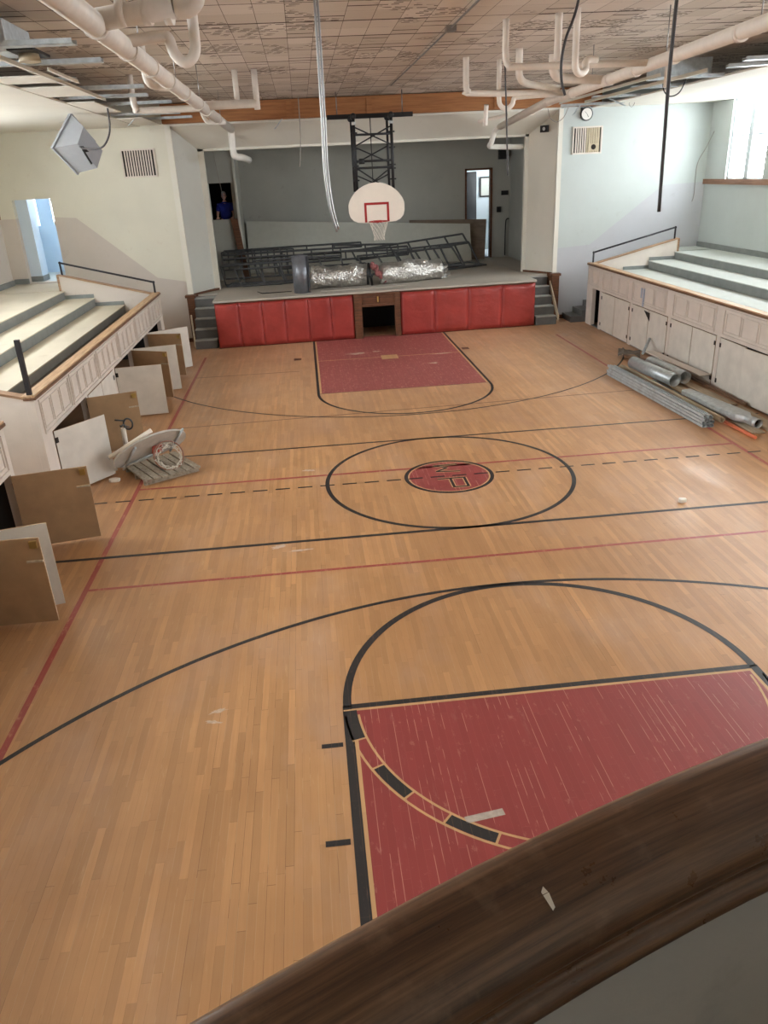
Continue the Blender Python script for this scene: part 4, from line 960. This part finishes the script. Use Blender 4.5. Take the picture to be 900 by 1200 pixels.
# ------------------------------------------------------------------ person on the landing behind the half wall
def person():
    X, Y, Z = -4.20, 15.52, 2.03
    t = thing('person', 'grey-haired person in a dark blue polo shirt behind the stage half wall', 'person', (X,Y,Z))
    joints = {}
    me = bpy.data.meshes.new('body'); verts = []; edges = []; rad = []
    def add(n, p, r, par=None):
        joints[n] = len(verts); verts.append((p[0], p[1], p[2])); rad.append(r)
        if par: edges.append((joints[par], joints[n]))
    add('pelvis', (0,0,.92), (.155,.11)); add('belly', (0,-.02,1.08), (.155,.12), 'pelvis'); add('chest', (0,-.01,1.27), (.165,.12), 'belly')
    add('upchest', (0,.005,1.395), (.115,.075), 'chest'); add('neck', (0,.0,1.49), (.058,.058), 'upchest'); add('neck2', (0,-.02,1.56), (.055,.055), 'neck')
    for s_, k in ((-1,'l'), (1,'r')):
        add('sh'+k, (.19*s_,0,1.395), (.062,.062), 'upchest'); add('el'+k, (.25*s_,-.03,1.13), (.044,.044), 'sh'+k)
        add('wr'+k, (.235*s_,-.26,1.06), (.028,.03), 'el'+k); add('pa'+k, (.225*s_,-.34,1.05), (.036,.018), 'wr'+k)
        add('hip'+k, (.095*s_,0,.88), (.09,.09), 'pelvis'); add('kn'+k, (.10*s_,-.01,.49), (.058,.058), 'hip'+k)
        add('an'+k, (.105*s_,.02,.09), (.04,.04), 'kn'+k); add('to'+k, (.11*s_,-.14,.04), (.04,.032), 'an'+k)
    me.from_pydata(verts, edges, []); me.materials.append(M['skin'])
    b = bpy.data.objects.new('body', me); COL.objects.link(b); b.parent = t
    sk = b.modifiers.new('skin','SKIN'); sk.use_smooth_shade = True
    for i, r in enumerate(rad): me.skin_vertices[0].data[i].radius = r
    me.skin_vertices[0].data[0].use_root = True
    b.modifiers.new('sub','SUBSURF').levels = 2; b.modifiers['sub'].render_levels = 2
    # clothes as skinned shells over the same joints
    def shell(name, names, links, grow, mat, ext=None):
        m2 = bpy.data.meshes.new(name); vs = [verts[joints[n]] for n in names]; rr = [(rad[joints[n]][0]+grow+(.02 if n == 'upchest' else 0), rad[joints[n]][1]+grow+(.02 if n == 'upchest' else 0)) for n in names]
        if ext:
            for par, p, r in ext: vs.append(p); rr.append(r); links.append((par, len(vs)-1))
        m2.from_pydata(vs, links, []); m2.materials.append(mat); o = bpy.data.objects.new(name, m2); COL.objects.link(o); o.parent = t
        k = o.modifiers.new('skin','SKIN'); k.use_smooth_shade = True
        for i, r in enumerate(rr): m2.skin_vertices[0].data[i].radius = r
        m2.skin_vertices[0].data[0].use_root = True
        q = o.modifiers.new('sub','SUBSURF'); q.levels = 2; q.render_levels = 2
    shell('shirt', ['pelvis','belly','chest','upchest','shl','shr','neck'], [(0,1),(1,2),(2,3),(3,4),(3,5),(3,6)], .024, M['shirt'],
          [(4,(-.235,-.015,1.20),(.066,.066)), (5,(.235,-.015,1.20),(.066,.066))])
    shell('trousers', ['pelvis','hipl','knl','anl','hipr','knr','anr'], [(0,1),(1,2),(2,3),(0,4),(4,5),(5,6)], .018, M['trouser'])
    mb = MB()
    mb.tube([V((X,Y,Z))+V((.075*math.cos(2*PI*k/16), -.005+.07*math.sin(2*PI*k/16), 1.47)) for k in range(16)], .024, 6, closed=True).build('collar', M['shirt'], t)
    # head
    hc = V((X,Y-.03,Z+1.665)); hb = MB(); g = bmesh.ops.create_uvsphere(hb.bm, u_segments=24, v_segments=18, radius=1)
    for v in g['verts']:
        p = v.co.copy(); w = .076*(1-.16*max(0,-p.z)); d_ = .096*(1-.10*max(0,-p.z))
        y = p.y*d_
        if p.y < 0 and p.z < -.55: y -= .012*(-p.y)           # chin
        v.co = hc+V((p.x*w, y, p.z*.118))
    for f in hb.bm.faces: f.smooth = True
    hb.sphere(hc+V((0,-.098,-.018)), .016, (.75,1.1,1.5), 10, 8)
    for s_ in (-1,1): hb.sphere(hc+V((.076*s_,.01,-.01)), .03, (.3,.7,1.05), 10, 8)
    hb.build('head', M['skin'], t)
    MB().sphere(hc+V((0,.016,.035)), .1, (.80,.98,1.0), 18, 12).build('hair', M['hair'], t)
    MB().sphere(hc+V((0,-.088,-.062)), .022, (1.1,.35,.22), 10, 6).build('mouth', M['hoopred'], t)
    for s_ in (-1,1):
        MB().sphere(hc+V((.031*s_,-.083,.008)), .0115, (1,.6,.8), 8, 6).build('eye', M['clockface'], t)
        MB().sphere(hc+V((.031*s_,-.0895,.008)), .005, (1,.6,1), 8, 6).build('iris', M['black'], t)
        MB().tube([hc+V((.034*s_+.027*math.cos(2*PI*k/14), -.097, .006+.021*math.sin(2*PI*k/14))) for k in range(14)], .0025, 6, closed=True).tube([hc+V((.06*s_,-.097,.008)), hc+V((.078*s_,.01,.008))], .0022, 6).build('glasses', M['black'], t)
        # hand: four unequal fingers laid over the wall top and a thumb from the side of the palm
        pa = V((X+.225*s_, Y-.34, Z+1.05))
        for k, L in enumerate((.068,.078,.074,.058)):
            fx_ = (k-1.5)*.019
            MB().tube([pa+V((fx_,.012,.0)), pa+V((fx_*1.1,-.025-L*.35,.004)), pa+V((fx_*1.15,-.025-L*.75,-.012)), pa+V((fx_*1.15,-.022-L,-.034))], [.0095,.009,.008,.006], 8).build('finger', M['skin'], t)
        MB().tube([pa+V((-.028*s_,.03,-.002)), pa+V((-.052*s_,.0,-.006)), pa+V((-.056*s_,-.03,-.012))], [.011,.010,.007], 8).build('thumb', M['skin'], t)
person()

# ------------------------------------------------------------------ ceiling services
def hanger(mb, x, y, z, r): mb.tube([(x,y,z+r),(x,y,ZC)], .007, 6)
def ringc(mb, p, ax, r): 
    p, ax = V(p), V(ax).normalized()*.03; mb.tube([p-ax, p+ax], r, 16)
# left drain
pl = thing('drain_pipe', 'thick pale drain pipe with branches running under the ceiling at left', 'pipe', (-3.4,3,5.33))
def LX(y): return -3.37-.007*(y+5)
Lm = [(LX(-9),-9,5.33),(LX(12.0),12.0,5.33)]
MB().tube(Lm, .095, 20).build('main_pipe', M['pipe'], pl)
for y in (-4.6,-2.9,-1.6,-.3,1.0,2.6,4.4,5.7,8.0): mb = MB(); ringc(mb,(LX(y),y,5.33),(0,1,0),.108); mb.build('coupling', M['pipe'], pl)
for y in (-3.9,-.8,1.9,4.9,9): mb = MB(); hanger(mb,LX(y),y,5.33,.09); mb.build('hanger_rod', M['conduit'], pl)
MB().tube(smooth_path([(LX(12),11.9,5.33),(LX(12)-.01,12.1,5.31),(LX(12)-.02,12.16,5.15),(LX(12)-.02,12.16,4.82),(LX(12)+.02,12.2,4.70),(LX(12)+.2,12.45,4.66),(LX(12)+.3,13.4,4.62)],4), .085, 16).build('outlet_elbow', M['pvc'], pl)
MB().tube([(LX(-2.9),-2.9,5.36),(-2.72,-3.0,5.42)], .085, 16).tube(smooth_path([(-2.72,-3.0,5.42),(-2.60,-3.0,5.43),(-2.54,-3.0,5.55),(-2.54,-3.0,5.95)],4), .085, 16).build('branch_pipe', M['pipe'], pl)
for x in (-3.15,-2.95,-2.78): mb = MB(); ringc(mb,(x,-2.95,5.40),(1,-.1,0),.10); mb.build('coupling', M['pipe'], pl)
MB().tube(smooth_path([(LX(-1.8),-1.8,5.36),(-3.05,-1.75,5.40),(-2.97,-1.74,5.39),(-2.93,-1.72,5.26),(-2.84,-1.70,5.19),(-2.75,-1.68,5.26),(-2.73,-1.66,5.42),(-2.73,-1.66,5.95)],4), .052, 14).build('trap', M['pipe'], pl)
MB().tube(smooth_path([(LX(2.2),2.2,5.36),(-3.7,2.1,5.37),(-3.80,1.9,5.42),(-3.81,1.85,5.6),(-3.81,1.85,5.95)],4), .05, 12).build('branch_pipe', M['pipe'], pl)
MB().tube(smooth_path([(LX(6),6.0,5.38),(-4.6,5.9,5.38),(-4.72,5.85,5.42),(-4.74,5.8,5.6),(-4.74,5.8,5.95)],4), .06, 12).build('branch_pipe', M['pipe'], pl)
MB().tube(smooth_path([(LX(5.5),5.5,5.38),(-2.65,5.7,5.40),(-2.50,5.72,5.40)],4), .075, 14).build('branch_pipe', M['pipe'], pl)
MB().tube([(-2.5,5.72,5.30),(-2.5,5.72,5.95)], .055, 12).tube([(-2.85,5.66,5.42),(-2.85,5.66,5.95)], .05, 12).build('riser_pipe', M['pipe'], pl)
MB().tube(smooth_path([(LX(8),7.6,5.6),(-3.72,7.8,5.5),(-3.70,8.0,5.32),(-3.6,8.05,5.27),(-3.3,8.1,5.26)],4), .05, 12).build('branch_pipe', M['pvc'], pl)
# right drain
pr = thing('drain_pipe', 'long off-white drain pipe with traps running under the ceiling at right', 'pipe', (3.3,3,5.33))
def RX(y): return 3.0+(y+1.75)*.052
MB().tube([(RX(-8),-8,5.36),(RX(7.4),7.4,5.33),(3.55,11.75,5.10)], .082, 20).build('main_pipe', M['pipeR'], pr)
for y in (-4,-1.2,.6,2.0,3.2,5.4,7.2,8.8): mb = MB(); ringc(mb,(RX(y),y,5.335 if y < 7.4 else 5.26),(0,1,0),.093); mb.build('coupling', M['pipeR'], pr)
for y in (-1.6,.9,4.2): mb = MB(); hanger(mb,RX(y),y,5.33,.08); mb.build('hanger_rod', M['conduit'], pr)
MB().tube(smooth_path([(3.56,11.7,5.12),(3.53,11.95,5.06),(3.47,12.1,4.95),(3.43,12.2,4.75),(3.43,12.4,4.66),(3.7,12.6,4.64),(4.5,12.95,4.62)],4), .07, 14).build('outlet_elbow', M['pvc'], pr)
def br(pts, r, name='branch_pipe', mat='pipeR'): MB().tube(smooth_path(pts,4), r, 12).build(name, M[mat], pr)
br([(RX(1.4),1.4,5.36),(1.35,1.5,5.38),(1.18,1.52,5.40),(1.12,1.52,5.52),(1.12,1.52,5.95)], .045)
br([(1.90,.9,5.95),(1.90,.9,5.38),(1.94,.95,5.25),(2.02,1.0,5.22),(2.10,1.05,5.27),(2.12,1.1,5.38),(2.3,1.2,5.40)], .045, 'trap')
br([(1.75,1.2,5.40),(1.75,1.2,5.62),(1.75,1.2,5.95)], .05, 'riser_pipe')
br([(RX(3.5),3.5,5.36),(2.55,3.3,5.38),(2.36,3.2,5.42),(2.28,3.1,5.52),(2.28,3.1,5.70)], .07)
br([(RX(5.7),5.7,5.36),(1.5,5.25,5.38),(1.34,5.2,5.42),(1.31,5.18,5.55),(1.31,5.18,5.95)], .055)
br([(RX(3.6)-.2,5.4,5.42),(2.3,4.6,5.44),(2.1,4.4,5.52),(2.05,4.3,5.66),(2.05,4.3,5.95)], .06)
br([(2.02,5.6,5.95),(2.02,5.6,5.35),(2.06,5.6,5.18),(2.18,5.6,5.13),(2.28,5.6,5.20),(2.32,5.6,5.30),(2.5,5.6,5.32),(3.1,5.65,5.34)], .045, 'trap')
br([(2.35,8.1,5.38),(2.35,8.15,5.2),(2.35,8.2,4.98)], .05, 'riser_pipe')
br([(3.2,9.6,5.25),(2.9,9.8,5.2),(2.55,9.9,5.15)], .04)
# conduit lines across the boards
tag(MB().tube([(.42,-4.5,5.92),(.42,1.88,5.92),(.40,9.16,5.92)], .014, 8).box(.35,.49,1.80,1.94,5.88,5.948).build('conduit_run', M['conduit'], loc=(.42,1,5.9)), 'thin conduit with a junction box running along the ceiling boards', 'conduit')
# hanging lines
def cable(name, pts, r, mat, lab, cat='cable', grp_=None, k=6):
    p = smooth_path(pts, k); return tag(MB().tube(p, r, 8).build(name, M[mat], loc=tuple(p[0])), lab, cat, grp_)
cable('hanging_conduit', [(-1.605,-3.2,5.95),(-1.604,-3.2,5.4),(-1.606,-3.2,4.99),(-1.61,-3.2,4.5),(-1.618,-3.2,4.2),(-1.596,-3.2,3.895),(-1.545,-3.2,3.67)], .0105, 'conduit', 'left of the twin silver conduits hanging from the ceiling centre', 'conduit', 'twin hanging conduits')
cable('hanging_conduit', [(-1.582,-3.18,5.95),(-1.58,-3.18,5.4),(-1.58,-3.18,4.99),(-1.586,-3.18,4.5),(-1.592,-3.18,4.2),(-1.572,-3.18,3.895),(-1.53,-3.18,3.69)], .0095, 'conduit', 'right of the twin silver conduits hanging from the ceiling centre', 'conduit', 'twin hanging conduits')
cable('hanging_cable', [(1.47,-3.0,5.95),(1.462,-3.0,5.35),(1.458,-3.0,4.785),(1.47,-3.0,4.244),(1.482,-3.0,3.68)], .017, 'cable', 'dark straight cable hanging low before the right wall')
cable('hanging_cable', [(1.16,1.8,5.95),(1.18,1.8,5.5),(1.208,1.8,4.97),(1.23,1.8,4.53),(1.254,1.8,4.01)], .012, 'cable', 'thin cable hanging before the right side of the stage opening')
cable('hanging_cable', [(1.47,-.5,5.95),(1.42,-.5,5.72),(1.373,-.5,5.58),(1.312,-.5,5.43),(1.273,-.5,5.22),(1.284,-.5,5.01),(1.333,-.5,4.86)], .016, 'cable', 'curved dark cable bending out of the right ceiling boards')
cable('hanging_wire', [(-1.70,11.2,5.95),(-1.705,11.2,5.5),(-1.72,11.2,5.05),(-1.755,11.2,4.67),(-1.80,11.2,4.37)], .012, 'wire', 'thin wire hanging from the beam over the stage left half', 'wire')
cable('hanging_wire', [(4.69,11.3,5.45),(4.77,11.3,5.23),(4.93,11.3,5.13),(5.11,11.3,5.22),(5.23,11.3,5.45)], .01, 'wire', 'drooping wire loop just right of the stage corner', 'wire')
cable('hanging_cable', [(5.2,5.6,5.48),(5.234,5.6,5.32),(5.364,5.6,5.22),(5.543,5.6,5.28),(5.653,5.6,5.49)], .012, 'cable', 'dark cable loop below the metal strips at right')
cable('hanging_wire', [(6.58,10.6,5.46),(6.57,10.6,5.42),(6.64,10.6,5.36),(6.70,10.6,5.42),(6.71,10.6,5.46)], .008, 'wire', 'small wire loop below the right soffit edge', 'wire')
cable('wall_cable', [(9.36,11.5,4.75),(9.30,11.74,4.35),(9.12,11.77,3.95),(9.12,11.77,3.2),(9.08,11.77,3.0)], .008, 'wire', 'thin wire drooping down the right corner of the far wall', 'wire')
cable('pull_cord', [(-4.33,14.7,5.6),(-4.28,14.7,4.86),(-4.21,14.7,4.2),(-4.14,14.7,3.58)], .008, 'wire', 'thin cord hanging before the person on the stage', 'cord')
for k, (a, b, lab) in enumerate((((-5.27,9.2,5.56),(-5.54,9.15,5.33),'bent metal strap hanging from the left soffit near the vent'),((-2.15,11.3,5.47),(-2.35,11.3,5.25),'short metal strap under the beam near the stage left half'),
        ((-6.5,8.2,5.45),(-6.72,8.1,5.38),'short metal strap behind the grey box'),
        ((5.55,9.4,5.50),(5.96,9.3,5.31),'bent metal strap hanging from the right soffit'),((4.87,9.3,5.37),(4.70,9.25,5.17),'thin metal strap hanging left of the clock'))):
    a, b = V(a), V(b); tag(MB().obox(a-V((.02,0,0)), b-a, (.045,0,.01), (0,.02,0)).build('hanging_strap', M['galvd'], loc=tuple(a)), lab, 'strap')
# remains of the suspended ceiling: grid channels and loose tiles
gl = 'left soffit grid channels'; gr = 'right soffit grid channels'
def channel(a, b, w, h, lab, g, mat='galvd'):
    a, b = V(a), V(b); d = b-a; n = V((d.y,-d.x,0)).normalized()
    mb = MB().obox(a-n*w/2, d, n*w, (0,0,.004)).obox(a-n*w/2, d, n*.004, (0,0,h)).obox(a+n*(w/2-.004), d, n*.004, (0,0,h))
    tag(mb.build('ceiling_channel', M[mat], loc=tuple((a+b)/2)), lab, 'channel', g)
for a, b, w, lab in (((-5.75,-2.3,5.5),(-4.62,-2.35,5.5),.16,'nearest zinc channel of the left broken ceiling, at the photo edge'),
    ((-5.75,-.72,5.5),(-4.06,-.8,5.5),.18,'wide zinc channel crossing above the left fixture box'),
    ((-5.75,.62,5.5),(-4.09,.57,5.5),.12,'thin zinc channel just behind the left fixture box'),
    ((-5.75,2.25,5.5),(-4.84,2.3,5.5),.10,'zinc channel inside the third gap of the left broken ceiling'),
    ((-5.75,3.42,5.5),(-4.13,3.47,5.5),.14,'zinc channel over the white loose tile at left'),
    ((-5.75,4.75,5.5),(-4.3,4.8,5.5),.14,'zinc channel behind the left cable bend'),
    ((-5.75,6.2,5.5),(-4.1,6.15,5.5),.10,'zinc channel ending near the left branch pipe elbow'),
    ((-5.75,8.6,5.5),(-4.3,8.7,5.5),.12,'zinc channel before the left end of the timber beam'),
    ((-5.70,10.2,5.5),(-4.21,10.0,5.5),.10,'last zinc channel beside the timber beam at left')):
    channel(a, b, w, .05, lab, gl)
tag(MB().box(-5.02,-4.98,-1.5,4.7,5.45,5.455).box(-5.005,-4.995,-1.5,4.7,5.455,5.50).build('ceiling_channel', M['white'], loc=(-5,1.5,5.45)), 'long thin white grid bar parallel to the left drain pipe', 'channel', gl)
tag(MB().box(-4.80,-4.76,.70,2.1,5.45,5.455).box(-4.785,-4.775,.7,2.1,5.455,5.49).build('ceiling_channel', M['white'], loc=(-4.8,1.4,5.45)), 'short white grid bar right of the left fixture box', 'channel', gl)
for y0, y1, x1, lab in ((-1.6,-.1,-5.03,'loose white ceiling tile at the left photo edge'),(1.35,2.05,-5.02,'small loose white ceiling tile between dark gaps at left'),(2.6,3.9,-5.02,'largest loose white ceiling tile beside the long grid bar'),(5.0,7.2,-5.25,'loose white ceiling tile above the grey box'),(8.9,11.4,-5.15,'loose white ceiling tile nearest the stage at left')):
    tag(MB().box(-5.73,x1,y0,y1,5.462,5.482).bevel(.003,1).build('ceiling_tile', M['white'], loc=(-5.4,(y0+y1)/2,5.47)), lab, 'tile', 'loose tiles along the left soffit')
for a, b, w, lab in (((5.2,2.7,5.47),(6.05,2.5,5.47),.22,'nearest zinc strip of the right soffit, at the photo edge'),((5.4,3.6,5.47),(6.05,3.4,5.47),.2,'second zinc strip along the right soffit from the photo edge'),
    ((5.2,5.1,5.47),(6.05,5.0,5.47),.25,'wide bright zinc strip above the right cable loop'),((5.1,6.9,5.47),(6.05,6.8,5.47),.16,'zinc strip behind the right cable loop'),
    ((5.0,8.9,5.47),(6.3,8.7,5.47),.16,'zinc strip right of the clock along the soffit'),((4.9,10.9,5.45),(6.4,10.5,5.45),.2,'zinc strip directly above the clock')):
    channel(a, b, w, .05, lab, gr, 'galv')
tag(MB().box(4.5,4.54,4.2,9.8,5.44,5.446).box(4.516,4.524,4.2,9.8,5.446,5.49).build('ceiling_channel', M['white'], loc=(4.5,7,5.45)), 'white grid bar running along the right drain pipe', 'channel', gr)
tag(MB().box(5.05,5.09,3.6,9.6,5.42,5.426).box(5.066,5.074,3.6,9.6,5.426,5.48).build('ceiling_channel', M['white'], loc=(5.1,7,5.45)), 'white grid bar nearer the right soffit edge', 'channel', gr)
dk = thing('box_duct', 'grey box duct half hidden above the right zinc strips', 'duct', (5.4,6.0,5.6))
MB().box(5.2,5.95,5.3,6.4,5.56,5.8).build('duct_body', M['galvd'], dk); MB().box(5.18,5.97,5.26,5.3,5.54,5.82).build('duct_flange', M['galv'], dk)
MB().tube([(4.95,4.9,5.32),(4.95,4.9,5.94)], .045, 10).build('duct_stub', M['pipeR'], dk)
fx = thing('light_housing', 'grey metal fixture box with a yellowed round opening in the left ceiling gap', 'fixture', (-5.1,0,5.6))
MB().box(-5.72,-4.85,-.45,.45,5.56,5.82).bevel(.01,1).build('housing', M['galvd'], fx)
MB().box(-4.9,-4.62,-.35,.30,5.53,5.56).build('end_bracket', M['dark'], fx)
MB().tube([(-4.76,-.05,5.53),(-4.76,-.05,5.45)], [.11,.12], 18).build('round_opening', M['tube'], fx)
# grey wedge box hung on the soffit
gb = thing('wedge_box', 'grey wedge-shaped loudspeaker box hanging askew from the left soffit', 'loudspeaker', (-6.2,7,4.9))
mb = MB()
pp = [V(q) for q in ((-6.19,7.05,5.44),(-6.56,6.75,4.86),(-6.35,7.35,4.40),(-5.98,7.65,4.98))]
bb = [V(q) for q in ((-5.93,6.75,5.21),(-6.05,6.55,4.90),(-5.88,7.05,4.47),(-5.76,7.25,4.79))]
mb.hexa(pp, bb); mb.build('cabinet', M['speaker'], gb)
cen = sum(pp, V((0,0,0)))/4; nrm = ((pp[1]-pp[0]).cross(pp[2]-pp[0])).normalized()
if nrm.x > 0: nrm = -nrm
big = [cen+(q-cen)*1.08 for q in pp]
MB().prism(big, nrm*.05).build('front_rim', M['speaker'], gb)
MB().obox((-6.07,6.62,4.86), (.06,-.06,.0), (.06,.12,-.10), (.05,.03,.0)).build('terminal_plate', M['black'], gb)
MB().tube([(-6.0,6.66,4.80),(-5.93,6.85,4.55)], .022, 6).build('mounting_slot', M['black'], gb)
cable('speaker_cable', [(-5.30,6.2,5.56),(-5.31,6.2,5.20),(-5.38,6.25,4.99),(-5.55,6.35,4.82),(-5.80,6.5,4.80),(-6.0,6.60,4.83)], .017, 'cable', 'dark cable looping from the soffit to the grey wedge box')

# ------------------------------------------------------------------ balcony in the foreground
def ring_solid(mb, prof, a0, a1, n):
    secs = []
    for i in range(n+1):
        a = a0+(a1-a0)*i/n
        secs.append([mb.bm.verts.new((RAILC[0]+(RAILR+r)*math.sin(a), RAILC[1]+(RAILR+r)*math.cos(a), z)) for r, z in prof])
    m = len(prof)
    for a, b in zip(secs, secs[1:]):
        for k in range(m):
            f = mb.bm.faces.new([a[k], a[(k+1)%m], b[(k+1)%m], b[k]]); f.smooth = True
    mb.bm.faces.new(secs[0]); mb.bm.faces.new(list(reversed(secs[-1])))
    return mb
AR = math.acos(.02)
bl = thing('balcony_rail', 'dark stained curved wooden balcony handrail in the foreground', 'handrail', (RAILC[0],RAILC[1]+RAILR,3.3))
ZR = 3.30
prof = [(r_, ZR+z_) for r_, z_ in ((-.012,-.075),(0,-.058),(0,-.03),(-.006,-.012),(-.018,-.002),(-.034,0),(-.055,-.005),(-.08,-.020),(-.104,-.043),(-.122,-.068),(-.130,-.09),(-.127,-.100),(-.115,-.104))]
ring_solid(MB(), prof, -AR, AR, 160).build('rail_cap', M['rail'], bl)
prof2 = [(r_, ZR+z_) for r_, z_ in ((-.02,-.09),(-.02,-.165),(-.122,-.165),(-.134,-.160),(-.141,-.148),(-.139,-.134),(-.128,-.122),(-.119,-.117),(-.124,-.112),(-.120,-.104))]
ring_solid(MB(), prof2, -AR, AR, 160).build('rail_moulding', M['rail'], bl)
chip = MB(); a = math.atan2(-1.66-RAILC[0], -9.86-RAILC[1])
for k in range(1):
    aa = -.375; rr = RAILR-.085
    chip.face([(RAILC[0]+(rr+dr)*math.sin(aa+da), RAILC[1]+(rr+dr)*math.cos(aa+da), ZR-.0235+(dr-.0)*.72) for dr, da in ((-.012,0),(.008,-.0008),(.012,.0004),(.004,.0012),(-.010,.0010))])
chip.build('paint_fleck', M['debris'], bl)
bw = MB(); ring_solid(bw, [(-.03,2.0),(-.03,ZR-.16),(-.108,ZR-.16),(-.108,2.0)], -AR, AR, 120)
struct('wall_balcony_parapet', bw, M['plaster'])
fb = MB(); prof3 = [(-.05,2.1),(-.05,2.3)]
n = 60; top = [(RAILC[0]+(RAILR-.11)*math.sin(-AR+2*AR*i/n), RAILC[1]+(RAILR-.11)*math.cos(-AR+2*AR*i/n), 2.12) for i in range(n+1)]
fb.prism(top, (0,0,.2)); struct('floor_balcony', fb, M['stair'])

# ------------------------------------------------------------------ light: overcast sky through the windows
wd_ = bpy.data.worlds.new('sky'); SC.world = wd_; wd_.use_nodes = True
bg = wd_.node_tree.nodes['Background']; bg.inputs['Color'].default_value = (.92,.965,1.0,1); bg.inputs['Strength'].default_value = 20.0
def portal(name, loc, rot, sx, sy):
    l = bpy.data.lights.new(name, 'AREA'); l.shape = 'RECTANGLE'; l.size = sx; l.size_y = sy
    l.cycles.is_portal = True
    o = bpy.data.objects.new(name, l); COL.objects.link(o); o.location = loc; o.rotation_euler = rot
for y0 in WIN:
    portal('window_light', (XW1+.22, y0+.9, 4.5), (0, PI/2, 0), 2.1, 1.8)
    if y0 in WINL: portal('window_light', (XW0-.22, y0+.9, 4.5), (0, -PI/2, 0), 2.1, 1.8)
portal('window_light', (-8.3,14.65,3.85), (-PI/2,0,0), 2.6, 1.4)
portal('window_light', (5.78,19.35,3.8), (0,PI/2,0), 1.2, .5)  # added unseen opening that lights the backstage room

# ------------------------------------------------------------------ camera
cam = bpy.data.cameras.new('camera'); co = bpy.data.objects.new('camera', cam); COL.objects.link(co)
Cp = V((-1.83954,-10.36272,4.13077))
pitch, yaw, roll = 0.4186, -0.0820, -0.0488
fwd = V((-math.sin(yaw)*math.cos(pitch), math.cos(yaw)*math.cos(pitch), -math.sin(pitch)))
r0 = V((math.cos(yaw), math.sin(yaw), 0)); u0 = r0.cross(fwd)
rt = r0*math.cos(roll)+u0*math.sin(roll); up_ = -r0*math.sin(roll)+u0*math.cos(roll)
mt = Matrix((rt, up_, -fwd)).transposed().to_4x4(); mt.translation = Cp; co.matrix_world = mt
cam.sensor_fit = 'VERTICAL'; cam.sensor_height = 36; cam.lens = 893.18/1200*36; cam.clip_start = .05
SC.camera = co
SC.view_settings.view_transform = 'Standard'; SC.view_settings.look = 'None'; SC.view_settings.gamma = 1.0
SC.view_settings.use_curve_mapping = False; SC.view_settings.exposure = 0.55
try: SC.cycles.max_bounces = 10; SC.cycles.diffuse_bounces = 6
except Exception: pass
